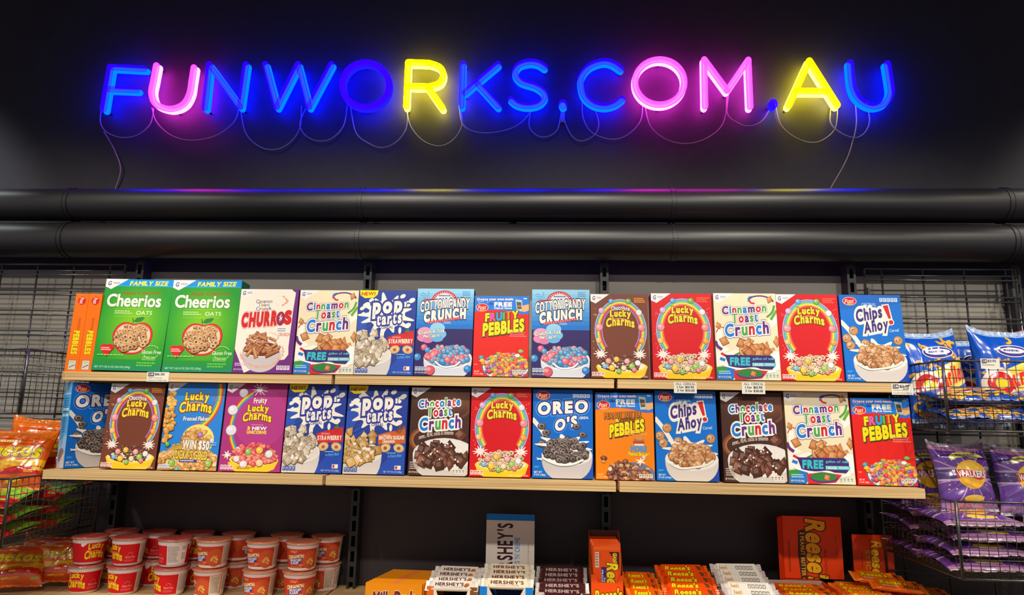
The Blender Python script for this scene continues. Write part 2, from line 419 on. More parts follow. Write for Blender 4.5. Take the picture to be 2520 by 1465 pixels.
# slotted uprights
def upright(x, lab):
    e = empty('shelf_upright', lab, 'shelf post', (x, 0, .1), group='slotted shelf uprights')
    top = ZC + .57 - .1; w = .0155
    m = MB(); m.box(-w, -w + .0085, -.03, .024, 0, top); m.box(w - .0085, w, -.03, .024, 0, top)
    z = top; rung = .016; step = .052
    while z > .3: m.box(-w + .0085, w - .0085, -.03, -.026, z - rung, z); z -= step
    m.box(-w + .0085, w - .0085, -.03, .0, 0, z)
    m.build('slotted_channel', M_POST, e)
    m = MB(); m.box(-.022, .022, -.02, .024, -.1, 0); m.build('foot_plate', M_POST, e)
for x, l in ((-1.352, 'black slotted upright at the corner of the wire grid and the tall green boxes'), (-.452, 'black slotted upright behind the blue box with a yellow corner flag on the upper shelf'),
             (.447, 'black slotted upright rising behind the brown box on the upper shelf'), (1.352, 'black slotted upright beside the wire grid above the blue cookie cereal box'), (1.937, 'black slotted upright at the far end of the wire grid over the blue bags')):
    upright(x, l)

# shelves
def shelf(x0, x1, yf, z, t, lab, yb=.022, brackets=True):
    e = empty('shelf', lab, 'shelf', ((x0 + x1) / 2, 0, z), group='light oak shelves')
    xm = (x0 + x1) / 2
    m = MB(); m.box(x0 - xm, x1 - xm, -yf + .0012, yb, -t, 0); m.build('board', M_WOOD, e)
    m = MB(); m.box(x0 - xm, x1 - xm, -yf, -yf + .0012, -t, 0); m.build('edge_band', M_WOODE, e)
    if brackets:
        for sx in (x0 - xm + .005, x1 - xm - .005):
            m = MB(); d = yf - .13
            vs = []
            for xx in (sx - .0015, sx + .0015): vs += [(xx, -.03, -t), (xx, -d, -t), (xx, -d, -t - .012), (xx, -.03, -t - .05)]
            m.add(vs, [(0, 1, 2, 3), (7, 6, 5, 4), (0, 4, 5, 1), (1, 5, 6, 2), (2, 6, 7, 3), (3, 7, 4, 0)]); m.build('bracket', M_POST, e)
G = .0055
shelf(-1.352, -.45 - G, Y1, Z1, TH, 'upper oak shelf carrying the two green family size boxes')
shelf(-.45 + G, .45 - G, Y1, Z1, TH, 'upper oak shelf carrying the two cotton candy boxes')
shelf(.45 + G, 1.350, Y1, Z1, TH, 'upper oak shelf with three white price tickets on its edge')
shelf(-1.352, -.45 - G, Y2, Z2, TH, 'second oak shelf directly above the paper cereal cups')
shelf(-.45 + G, .45 - G, Y2, Z2, TH, 'second oak shelf carrying the two dark blue splash boxes and the sandwich cookie box')
shelf(.45 + G, 1.350, Y2, Z2, TH, 'second oak shelf above the orange candy carton lids')
shelf(-2.03, -.512, .50, Z3, .03, 'lowest oak shelf under the stacked paper cereal cups', brackets=False)
shelf(-.505, .40, .50, Z3, .03, 'lowest oak shelf under the orange caramel boxes and the chocolate bar trays', brackets=False)
shelf(.408, 1.93, .50, Z3, .03, 'lowest oak shelf under the orange and white candy trays', brackets=False)

# two painted pipes along the wall
def pipe(z, r, lab):
    e = empty('wall_pipe', lab, 'pipe', (0, -.1, z), group='black pipes along the wall')
    m = MB(); n = 48; v = []
    for x in (-4.9, 4.9): v += [(x, r * math.cos(2 * math.pi * k / n), r * math.sin(2 * math.pi * k / n)) for k in range(n)]
    m.add(v, [(k, k + n, (k + 1) % n + n, (k + 1) % n) for k in range(n)], 0, True); m.build('pipe', M_PIPE, e)
    for x in (-2.74, -1.595, -.465, .69, 1.867, 3.0):
        m = MB(); prof = [(0, .0), (.0012, .0), (.003, .0), (.003, .003), (.0012, .003), (.0012, .0165), (.003, .0165), (.003, .0195), (0, .0195)]
        v = []; 
        for dr, dx in prof: v += [(x - .01 + dx, (r + dr) * math.cos(2 * math.pi * k / n), (r + dr) * math.sin(2 * math.pi * k / n)) for k in range(n)]
        f = []
        for i in range(len(prof) - 1): f += [(i * n + k, (i + 1) * n + k, (i + 1) * n + (k + 1) % n, i * n + (k + 1) % n) for k in range(n)]
        m.add(v, f, 0, False); m.build('coupling', M_PIPE, e)
    for x in (-2.2, 0.1, 2.4):
        m = MB(); m.box(x - .012, x + .012, .04, YW + .1, -.012, .012); m.build('wall_clip', M_POST, e)
pipe(ZC + .774, .0625, 'upper black painted pipe running under the neon sign')
pipe(ZC + .633, .0665, 'lower black painted pipe running just above the shelving')

# ------------------------------------------------------------------ neon sign
YN = -.005
LG = {'blue': ((.0, .006, 1), 36, (.001, .0, 1), 27, .5), 'deep': ((.0006, .0004, 1), 24, (.0012, .0, 1), 30, .75),
      'pink': ((1, .042, .8), 16, (1, .0075, .72), 15, .74), 'yellow': ((1, .86, .018), 20, (1, .8, .0), 14, .85)}
LM = {k: (emis('neon_core_' + k, c, s), emis('neon_skin_' + k, c2, s2, al)) for k, (c, s, c2, s2, al) in LG.items()}
def oval(cx, cy, rx, ry, n=40): return [(cx + rx * math.sin(2 * math.pi * k / n), cy - ry * math.cos(2 * math.pi * k / n)) for k in range(n)]
def smooth(pts, n=6):
    P = [pts[0]] + list(pts) + [pts[-1]]; out = []
    for i in range(1, len(P) - 2):
        for k in range(n):
            t = k / n
            out.append(tuple(.5 * (2 * b + (c - a) * t + (2 * a - 5 * b + 4 * c - d) * t * t + (3 * b - a - 3 * c + d) * t ** 3) for a, b, c, d in zip(P[i - 1], P[i], P[i + 1], P[i + 2])))
    return out + [tuple(pts[-1])]
def letter(kind, strokes, lab, rf=.0122, rb=.0128):
    """strokes: ('p', straight pieces), ('c', smooth curve), ('o', closed)"""
    allp = [p for _, s in strokes for p in s]
    c0 = at(sum(p[0] for p in allp) / len(allp), sum(p[1] for p in allp) / len(allp), YW)
    e = empty('neon_letter', lab, 'neon letter', c0, group='letters of the neon wall sign')
    for nm, y, r, mt in (('light_core', -.030, rb, LM[kind][0]), ('diffuser', -.054, rf, LM[kind][1])):
        m = MB()
        for k, s in strokes:
            w = [at(px, py, YN - .02) - c0 for px, py in (smooth(s) if k == 'c' else s)]
            w = [Vector((q.x, y, q.z)) for q in w]
            if k == 'p':
                for a, b in zip(w, w[1:]): m.tube([a, b], r, 14)
            else: m.tube(w, r, 14, closed=(k == 'o'))
        m.build(nm, mt, e)
    for p in (allp[0], allp[len(allp) // 2]):
        m = MB(); q = at(p[0], p[1], YN - .02) - c0; m.rod((q.x, -.03, q.z), (q.x, 0, q.z), .004, 8)
        m.build('wall_stud', M_POST, e)
letter('blue', [('p', [(347, 163.5), (264, 159), (246, 263)]), ('p', [(256, 213), (328, 216)])], 'blue neon letter F that begins the wall sign')
letter('pink', [('c', [(378, 155), (371, 192), (366, 222), (374, 248), (396, 260), (420, 262), (445, 251), (460, 226), (466, 192), (471, 160)])], 'pink neon letter U between the blue F and blue N')
letter('blue', [('p', [(497, 260), (509, 153), (585, 257), (600, 153)])], 'blue neon letter N following the pink U')
letter('blue', [('p', [(648, 152), (676, 257), (729, 152), (756, 257), (812, 152)])], 'blue neon letter W between N and the round O')
letter('deep', [('o', oval(896, 203, 58, 55))], 'deep blue neon letter O before the yellow R')
letter('yellow', [('p', [(997, 256), (1002, 147), (1055, 149)]), ('c', [(1055, 149), (1080, 159), (1089, 178), (1080, 198), (1055, 207)]), ('p', [(1000, 206), (1050, 207), (1087, 260)])], 'yellow neon letter R in the middle of the first word')
letter('blue', [('p', [(1138, 151), (1134.5, 255)]), ('p', [(1225, 152), (1142, 222)]), ('p', [(1173, 199), (1225, 256)])], 'blue neon letter K following the yellow R')
letter('blue', [('c', [(1340, 159), (1324, 149), (1302, 146), (1277, 154), (1267, 173), (1281, 193), (1316, 205), (1336, 219), (1340, 235), (1325, 250), (1298, 255), (1272, 250), (1257, 239)])], 'blue neon letter S before the first dot')
letter('blue', [('c', [(1385, 249), (1385.8, 252), (1386.5, 254)])], 'blue neon dot between the S and the C', .0155, .015)
letter('blue', [('c', [(1529, 163), (1508, 149), (1484, 145), (1452, 157), (1433, 180), (1430, 200), (1438, 230), (1461, 250), (1490, 256), (1515, 250), (1533, 237)])], 'blue neon letter C after the first dot')
letter('pink', [('o', oval(1625.5, 196, 61, 56))], 'pink neon letter O between the blue C and pink M')
letter('pink', [('p', [(1738, 256), (1736, 140), (1793, 217), (1845, 141), (1850, 257)])], 'pink neon letter M after the pink O')
letter('deep', [('c', [(1907, 247), (1908, 250), (1908.5, 252)])], 'deep blue neon dot between the pink M and yellow A', .0155, .015)
letter('yellow', [('p', [(1946, 254), (1996.5, 143), (2066, 253)]), ('p', [(1966, 218), (2042, 218.5)])], 'yellow neon letter A near the end of the sign')
letter('blue', [('c', [(2098, 148), (2101, 185), (2106, 212), (2118, 234), (2138, 250), (2162, 256), (2186, 247), (2199, 224), (2198, 200), (2190, 150)])], 'blue neon letter U that ends the wall sign')

def cable(pts, lab, r=.0026, ys=None):
    w = smooth(pts, 7); n = len(w); P = []
    for i, (px, py) in enumerate(w):
        t = i / (n - 1); y = YW - .006 - .016 * math.sin(math.pi * t) if ys is None else ys
        P.append(at(px, py, y))
    c0 = P[0].copy(); m = MB(); m.tube([p - c0 for p in P], r, 8)
    o = m.build('cable', M_CABLE); o.location = c0; tag(o, lab, 'cable', 'thin cables between the neon letters')
for pts, lab in (
    ([(250, 268), (247, 300), (262, 325), (300, 339), (340, 332), (370, 305), (378, 268)], 'grey cable loop hanging between the F and the pink U'),
    ([(256, 325), (270, 347), (283, 372), (296, 408), (294, 436), (280, 474)], 'loose grey cable dropping from the F behind the upper pipe'),
    ([(374, 266), (385, 300), (420, 333), (470, 346), (530, 335), (575, 302), (588, 268)], 'grey cable loop hanging between the pink U and the N'),
    ([(592, 268), (605, 328), (640, 362), (680, 368), (715, 350), (738, 315), (742, 262)], 'grey cable loop hanging between the N and the W'),
    ([(752, 268), (738, 305), (750, 332), (780, 347), (815, 342), (845, 310), (855, 258)], 'grey cable loop hanging between the W and the round O'),
    ([(862, 258), (875, 325), (905, 352), (940, 364), (975, 350), (1000, 315), (1003, 262)], 'grey cable loop hanging between the round O and the yellow R'),
    ([(1000, 264), (1010, 310), (1040, 346), (1080, 360), (1115, 345), (1137, 308), (1131, 260)], 'grey cable loop hanging between the yellow R and the K'),
    ([(1130, 260), (1140, 308), (1180, 327), (1240, 322), (1285, 300), (1318, 256)], 'grey cable loop hanging between the K and the S'),
    ([(1310, 258), (1302, 308), (1320, 333), (1345, 337), (1370, 322), (1379, 290), (1383, 258)], 'small grey cable loop between the S and the first dot'),
    ([(1386, 258), (1390, 300), (1410, 338), (1435, 347), (1465, 330), (1473, 300), (1458, 256)], 'small grey cable loop between the first dot and the C'),
    ([(1432, 250), (1435, 290), (1455, 325), (1500, 343), (1540, 335), (1575, 300), (1582, 254)], 'grey cable loop hanging between the C and the pink O'),
    ([(1586, 254), (1600, 310), (1640, 344), (1690, 354), (1740, 340), (1780, 303), (1793, 228)], 'wide grey cable loop hanging between the pink O and the M'),
    ([(1789, 228), (1790, 280), (1815, 303), (1845, 311), (1878, 295), (1900, 254)], 'grey cable loop hanging between the M and the second dot'),
    ([(1907, 256), (1920, 305), (1950, 335), (1990, 351), (2025, 345), (2056, 315), (2062, 258)], 'grey cable loop hanging between the second dot and the A'),
    ([(2048, 250), (2043, 298), (2065, 325), (2100, 339), (2125, 330), (2140, 300), (2134, 254)], 'grey cable loop hanging between the A and the last U'),
    ([(2103, 228), (2108, 300), (2098, 350), (2080, 400), (2038, 474)], 'loose grey cable dropping from the last U behind the upper pipe')):
    cable(pts, lab)
def at_y(px, py, Y): return at(px, py, Y)
m = MB(); q = at(1384.5, 292, YW); m.box(-.009, .009, -.014, 0, -.022, .022); o = m.build('cable_clip', M_CABLE, None, .003); o.location = q
tag(o, 'small clear plastic cable clip under the first neon dot', 'cable clip')

# ------------------------------------------------------------------ wire grids and baskets
def grid_panel(x0, x1, z0, z1, lab):
    e = empty('wire_grid', lab, 'wire grid', (x0, -.06, z0), group='black wire grids')
    w, h = x1 - x0, z1 - z0
    m = MB(); r = .0042
    for a, b in (((0, 0, 0), (0, 0, h)), ((w, 0, 0), (w, 0, h)), ((0, 0, h), (w, 0, h)), ((0, 0, 0), (w, 0, 0))): m.rod(a, b, r, 8)
    m.build('frame', M_WIRE, e)
    m = MB(); z = h - .0265
    while z > .02: m.rod((0, -.005, z), (w, -.005, z), .0031, 6); m.rod((0, -.005, z - .0165), (w, -.005, z - .0165), .0031, 6); z -= .078
    m.build('cross_wires', M_WIRE, e)
    m = MB(); x = w - .062 if x0 < 0 else .062
    while 0 < x < w: m.rod((x, .003, 0), (x, .003, h), .0034, 6); x += (-.145 if x0 < 0 else .145)
    m.build('upright_wires', M_WIRE, e)
    for x in (.012, w - .012):
        for z in (h - .1, .05): m = MB(); m.box(x - .005, x + .005, 0, .028, z, z + .03); m.build('hook', M_WIRE, e)
grid_panel(-2.02, -1.39, Z3 + .01, ZC + .548, 'black wire grid beside the tall green cereal boxes')
grid_panel(1.385, 1.915, .55, ZC + .548, 'black wire grid above the blue snack bags')
def basket(x0, x1, z0, z1, lab, yf=-.492, yb=-.09):
    e = empty('wire_basket', lab, 'wire basket', (x0, yf, z0), group='black wire baskets')
    w, d, h = x1 - x0, yb - yf, z1 - z0; p = .0255; r = .00115
    def mesh(name, org, a, b, la, lb):
        m = MB(); na = max(2, round(la / p)); nb = max(2, round(lb / p))
        for i in range(na + 1): s = org + a * (la * i / na); m.rod(s, s + b * lb, r, 5)
        for i in range(nb + 1): s = org + b * (lb * i / nb); m.rod(s, s + a * la, r, 5)
        m.build(name, M_WIRE, e)
    X, Y, Z = Vector((1, 0, 0)), Vector((0, 1, 0)), Vector((0, 0, 1)); O = Vector((0, 0, 0))
    mesh('front_mesh', O, X, Z, w, h); mesh('side_mesh', O, Y, Z, d, h); mesh('side_mesh', X * w, Y, Z, d, h); mesh('bottom_mesh', O, X, Y, w, d)
    m = MB()
    for a, b in ((O, X * w), (O, Y * d), (X * w, X * w + Y * d)): m.rod(a + Z * h, b + Z * h, .0032, 8); m.rod(a, b, .0032, 8)
    m.build('rim', M_WIRE, e)
    for q in (O, X * w): m = MB(); m.rod(q, q + Z * h, .0046, 8); m.build('corner_post', M_WIRE, e)
    for x in (.0, w):
        m = MB(); m.box(x - .003, x + .003, d, d + .018, h - .05, h); m.build('hook', M_WIRE, e)
LX0, LX1, RX0, RX1 = -1.965, -1.384, 1.384, 1.92
basket(LX0, LX1, ZC - .02, ZC + .179, 'empty black wire basket beside the orange box spines')
basket(LX0, LX1, ZC - .412, ZC - .215, 'black wire basket holding orange and green snack bags')
basket(RX0, RX1, ZC - .022, ZC + .178, 'black wire basket holding blue snack bags')
basket(RX0, RX1, ZC - .425, ZC - .218, 'black wire basket holding purple crisp bags')
# ------------------------------------------------------------------ cereal packaging artwork
WHT = (246, 240, 226)
def corner_flag(A, w=33, h1=8.5, h2=11.5):
    A.poly([(0, 0), (w, 0), (9, h2), (0, h1)], (245, 240, 235))
    P = (92, 70, 150)
    A.txt('G', 3.5, 2.4, 8.5, 7.4, P, 3, shear=.15, tg='small_print')
    A.lines(11, 3.4, 21, 6, 2, (150, 140, 190), .6)
def post_logo(A, cx, cy, rx=11.5, ry=5):
    A.ell(cx, cy, rx, ry, (250, 235, 225)); A.ell(cx, cy, rx * .94, ry * .92, (206, 34, 38)); A.ell(cx + 1, cy + ry * .72, rx * .5, ry * .2, (240, 140, 40))
    A.txt('Post', cx - rx * .66, cy - ry * .5, cx + rx * .62, cy + ry * .5, WHT, 1, rise=.8, shear=.12, tg='small_print')
def ctc_cols(): return [(110, 45, 130), (40, 130, 210), (205, 40, 55), (90, 165, 75)]
P_, B_, R_, G_ = (104, 42, 124), (36, 124, 208), (208, 40, 52), (84, 164, 74)
def art_cheerios():
    A = Art(.76, 3)
    A.rect(0, 0, 100, 100, (38, 150, 52))
    for i in range(22): A.ell(52, 52, 58 - i * 2.1, 52 - i * 1.8, tuple(int(p + (q - p) * i / 21) for p, q in zip((38, 150, 50), (128, 196, 32))), 36)
    [A.rect(0, 88 + i * 1.2, 100, 100, (38 - i, 146 - i, 54 + 5 * i)) for i in range(10)]; A.rect(0, 0, 100, 8, (0, 146, 224)); A.rect(0, 7.4, 100, 8, (60, 180, 230))
    corner_flag(A)
    A.txt('FAMILY SIZE', 36, 1.8, 92, 7, (250, 240, 40), 4, shear=.02, rise=.4, tg='small_print')
    A.txt('Apple Cinnamon', 27, 13.2, 84, 18, (176, 72, 24), 2, rise=1, tg='title_lettering')
    A.txt('Cheerios', 6, 16.5, 86, 31, WHT, 3, [((40, 130, 50), 1)], gap=.03); 
    A.lines(20, 35, 48, 39.6, 2, (190, 225, 150)); A.txt('OATS', 52, 35, 75, 39.3, (236, 246, 214), 1, tg='small_print')
    A.rect(20, 32.6, 73, 32.9, (170, 215, 120), 'small_print'); A.rect(20, 41.3, 73, 41.6, (170, 215, 120), 'small_print')
    def apple(k, col, dy=0):
        pts = []
        for i in range(40):
            t = 2 * math.pi * i / 40; x = math.sin(t); y = -math.cos(t)
            q = 1 - .24 * math.exp(-((t if t < math.pi else t - 2 * math.pi) / .35) ** 2) - .06 * math.exp(-((t - math.pi) / .4) ** 2)
            pts.append((52 + 29 * k * x * q * (1 - .12 * y), 64.5 + dy + 19.5 * k * y * q))
        A.raw([(52, 66)] + pts, [(0, 1 + i, 1 + (i + 1) % 40) for i in range(40)], col)
    apple(1.0, (176, 40, 40)); apple(.965, (214, 52, 50)); apple(.88, (238, 206, 170))
    A.heap(52, 65, 23, 14.5, 74, 'ring', [(204, 150, 92), (190, 132, 80), (216, 166, 110)], 4.2)
    A.poly([(50, 47), (54, 42.8), (63, 41.6), (66, 42.6), (62, 46.6), (55, 48)], (44, 130, 60)); A.stroke([(48, 43), (49.5, 46), (50, 49)], 1.1, (90, 60, 40))
    A.ell(14, 75.5, 6.5, 3.6, (210, 36, 40)); A.ell(22, 75.5, 6.5, 3.6, (210, 36, 40)); A.poly([(7.8, 76.5), (28.2, 76.5), (18.5, 86)], (210, 36, 40)); A.lines(10, 75.5, 26, 79.5, 2, (250, 200, 190))
    A.txt('Gluten Free', 69, 77.5, 97, 81.6, (230, 244, 210), 1, tg='small_print'); A.band(83, 79.5, 12, 7, .8, (200, 230, 170), 30, 150, tg='small_print'); A.band(83, 79.5, 12, 7, .8, (200, 230, 170), 210, 330, tg='small_print')
    A.lines(71, 84.5, 92, 89, 3, (160, 215, 120)); A.lines(6, 83, 44, 85, 1, (160, 225, 130)); A.lines(64, 90.5, 92, 96, 2, (110, 200, 70))
    A.txt('NET WT 1 LB 4.1 OZ (20.1 OZ) (569g)', 4, 95.2, 56, 98, (190, 240, 190), 1, tg='small_print')
    return A
def art_churros():
    A = Art(.7, 5)
    A.rect(0, 0, 100, 100, (112, 46, 126)); A.poly([(0, 0), (86, 0), (95, 4), (90, 60), (92, 78), (86, 84), (60, 86), (20, 100), (0, 72)], (244, 236, 222))
    A.poly([(8, 0), (88, 0), (94, 5), (91, 70), (6, 66), (0, 60), (0, 8)], (246, 238, 224))
    corner_flag(A)
    for k in range(90):
        t = A.r.random(); th = t * 2.6; A.circ(72 + 9 * math.sin(th * 1.2) + A.r.gauss(0, 1), 8 + t * 12 + A.r.gauss(0, .6), A.r.uniform(.4, .9), (226, 160, 130), 6)
    A.txt('Cinnamon', 28, 12.5, 56, 17, 0, 2, cols=[P_, B_, R_, G_], rise=.6, tg='small_print'); A.txt('Toast', 32, 17, 52, 21, 0, 2, cols=[G_, R_, P_, G_, B_], rise=.4, tg='small_print'); A.txt('Crunch', 29, 21.4, 55, 25.6, 0, 2, cols=[B_, P_, G_, R_, B_, P_], rise=.4, tg='small_print')
    A.txt('CHURR', 6, 27, 67, 46, (208, 36, 40), 6, [((208, 60, 60), 2), ((250, 244, 236), 1)], rise=3, gap=.09)
    A.txt('S', 79, 25, 92, 43, (208, 36, 40), 6, [((250, 244, 236), 1)]); A.ell(73, 35.5, 7.5, 8.6, (176, 36, 60)); A.ell(73, 35.5, 6.3, 7.6, (150, 36, 84)); A.splash(73, 35, 3, 4.6, 8, (250, 245, 238), .3, 1.2)
    A.lines(70, 47, 84, 52, 2, (120, 150, 200)); A.txt('CRUNCH', 72, 52.5, 91, 56.5, (206, 84, 60), 2, tg='small_print')
    A.bowl(46, 72, 33, 99, (206, 196, 196), (120, 60, 44), .42)
    A.heap(46, 68, 28, 12, 30, 'bar', [(176, 104, 58), (190, 116, 66), (160, 90, 48), (204, 134, 80)], 5.6, 1.3); A.heap(44, 56, 11, 5, 7, 'bar', [(196, 126, 74), (184, 110, 60)], 5.2)
    for k in range(520):
        th = A.r.uniform(3.3, 6.6); g = A.r.gauss(0, 1.0); A.circ(48 + (38 + g) * math.cos(th) * (1 if th < 5 else .9), 74 - 22 * math.sin(th) * .86 + g * .7, A.r.uniform(.35, .8), (230, 170, 148), 5)
    for k in range(200):
        th = A.r.uniform(2.2, 7.6); g = A.r.gauss(0, .5); A.circ(48 + (24 + g) * math.cos(th), 58 - 6.0 * math.sin(th) + g * .5, A.r.uniform(.3, .7), (232, 178, 152), 5)
    A.lines(3, 88.5, 26, 92.5, 2, (220, 190, 225)); A.txt('NET WT 11.9 OZ (337g)', 2, 95, 24, 97.4, (235, 220, 240), 1, tg='small_print'); A.badges(74, 91, 97, 96, 4, (244, 236, 236), (120, 70, 140))
    return A
def toast_title(A, first, ink, halo, y0=13.5):
    o = [(ink, 4), (halo, 3)] if ink else [(halo, 4)]
    k = 4
    c1 = [P_, B_, R_, G_, B_, P_, R_, G_] if first == 'Cinnamon' else [B_, P_, G_, R_, B_, G_, P_, R_, B_]
    A.txt(first, 13, y0, 84, y0 + 10, 0, k, o, rise=4, cols=c1, gap=.1); A.txt('Toast', 28, y0 + 9.6, 70, y0 + 21, 0, k, o, rise=2.4, cols=[G_, R_, P_, G_, B_], gap=.1); A.txt('Crunch', 16, y0 + 20.5, 86, y0 + 36, 0, k, o, rise=4.5, cols=[B_, P_, G_, R_, B_, P_], gap=.09)
    return A
def art_ctc():
    A = Art(.7, 8)
    A.rect(0, 0, 100, 100, (240, 226, 192))
    A.poly([(0, 66), (14, 70), (30, 66), (60, 74), (82, 66), (100, 68), (100, 84), (0, 84)], (250, 244, 232)); A.poly([(4, 40), (12, 44), (10, 60), (22, 66), (10, 70), (2, 60)], (250, 246, 236)); A.poly([(86, 30), (100, 26), (100, 34), (90, 40)], (250, 246, 236))
    for (pts, w, c) in (([(56, 8), (64, 4), (78, 3), (92, 6), (96, 10)], 2.4, P_), ([(57, 7), (60, 11), (66, 12)], 3, R_), ([(56, 10), (57, 5), (64, 3.4)], 2, B_), ([(84, 28), (93, 22), (97, 14)], 3.4, (80, 160, 70)), ([(90, 31), (100, 20)], 4.5, (110, 170, 70)), ([(2, 46), (8, 40), (16, 41)], 1.6, (200, 50, 60)), ([(0, 56), (3, 62), (10, 66)], 5, P_), ([(8, 70), (20, 74), (34, 72)], 4, R_), ([(6, 76), (14, 78)], 5, B_), ([(30, 72), (42, 68)], 3, (70, 140, 60)), ([(50, 62), (62, 60), (80, 62)], 3, (200, 50, 60))):
        A.stroke(smooth(pts, 5), w, c)
    corner_flag(A)
    for x, y, k in ((6, 38, 6), (90, 7, 6.5), (97, 56, 9), (14, 56, 8), (90, 66, 5)): A.piece(x, y, k, 'sq', (204, 132, 74))
    toast_title(A, 'Cinnamon', (92, 40, 112), (250, 246, 240))
    A.heap(57, 66, 26, 6.5, 20, 'sq', [(198, 118, 58), (212, 140, 78), (186, 102, 46), (220, 154, 92)], 8.5, 1.5)
    A.poly([(14, 72), (88, 72), (95, 76), (96, 83), (88, 88), (20, 86)], (58, 42, 112)); A.poly([(86, 72), (92, 66), (99, 70), (99, 88), (82, 92), (92, 84), (92, 76)], (250, 248, 244)); A.stroke(smooth([(8, 82), (20, 86), (40, 88), (60, 87), (76, 91), (92, 90)], 5), 3.4, (250, 248, 244))
    A.txt('FREE', 21, 74.5, 53, 84, (64, 190, 200), 5, shear=.02, tg='title_lettering'); A.txt('gallon of milk', 57, 74.5, 92, 78, (110, 200, 210), 2, tg='small_print'); A.rect(56, 80.5, 93, 84.5, (90, 190, 200), 'small_print'); A.txt('3 BOXES', 57, 81.2, 73, 84, WHT, 4, tg='small_print'); A.lines(76, 81.2, 92, 84, 2, (230, 245, 245))
    A.poly([(0, 86), (12, 85), (28, 88), (32, 94), (24, 100), (0, 100)], (42, 116, 196)); A.poly([(0, 86), (10, 85), (18, 88), (8, 93), (0, 92)], (56, 150, 70)); A.poly([(26, 90), (50, 87), (80, 90), (70, 98), (40, 100), (28, 100)], (200, 46, 50)); A.ell(52, 93, 20, 5.2, (48, 130, 62)); A.band(52, 93, 22, 6, 3, P_, 180, 360)
    A.piece(57, 93, 5.5, 'sq', (210, 120, 70)); A.lines(3, 90, 24, 94.5, 2, (170, 220, 240)); A.txt('NET WT 12 OZ (340g)', 2, 96, 22, 98.4, WHT, 1, tg='small_print'); A.badges(76, 93, 98, 97.6, 4, (206, 214, 206), (120, 150, 170))
    return A
def art_choctoast():
    A = Art(.69, 9)
    A.rect(0, 0, 100, 100, (70, 40, 30)); 
    for i in range(14): A.ell(62, 17, 62 - i * 4, 16 - i * 1.1, tuple(int(v + i * d) for v, d in ((74, 4.2), (42, 3), (31, 2.2))), 28)
    A.band(30, 60, 30, 15, 6, (128, 74, 46), 90, 260); A.band(30, 60, 26, 13, 3, (170, 106, 64), 100, 240); A.band(75, 24, 26, 12, 4, (112, 62, 40), -60, 60)
    corner_flag(A)
    toast_title(A, 'Chocolate', None, (248, 244, 240), 12.5)
    A.txt('mmm... REAL cocoa & cinnamon', 16, 52, 74, 57, (236, 220, 204), 1, rise=6, arc=2, tg='small_print'); A.piece(86, 54, 11, 'sq', (104, 54, 36))
    A.bowl(60, 76, 53, 106, (206, 202, 198), (238, 232, 224), .5)
    A.heap(58, 77.5, 43, 11, 44, 'sq', [(92, 48, 32), (110, 60, 40), (74, 38, 26), (124, 72, 50)], 10, 1.25)
    for k in range(16): A.circ(A.r.uniform(24, 96), A.r.uniform(64, 84), A.r.uniform(.8, 2), (244, 238, 230), 7)
    A.lines(3, 85, 18, 94, 4, (200, 180, 170)); A.txt('NET WT 12.4 OZ (351g)', 2, 95.5, 22, 98, WHT, 1, tg='small_print'); A.badges(75, 92.5, 96, 97.5, 4, (240, 234, 226), (110, 80, 60))
    return A
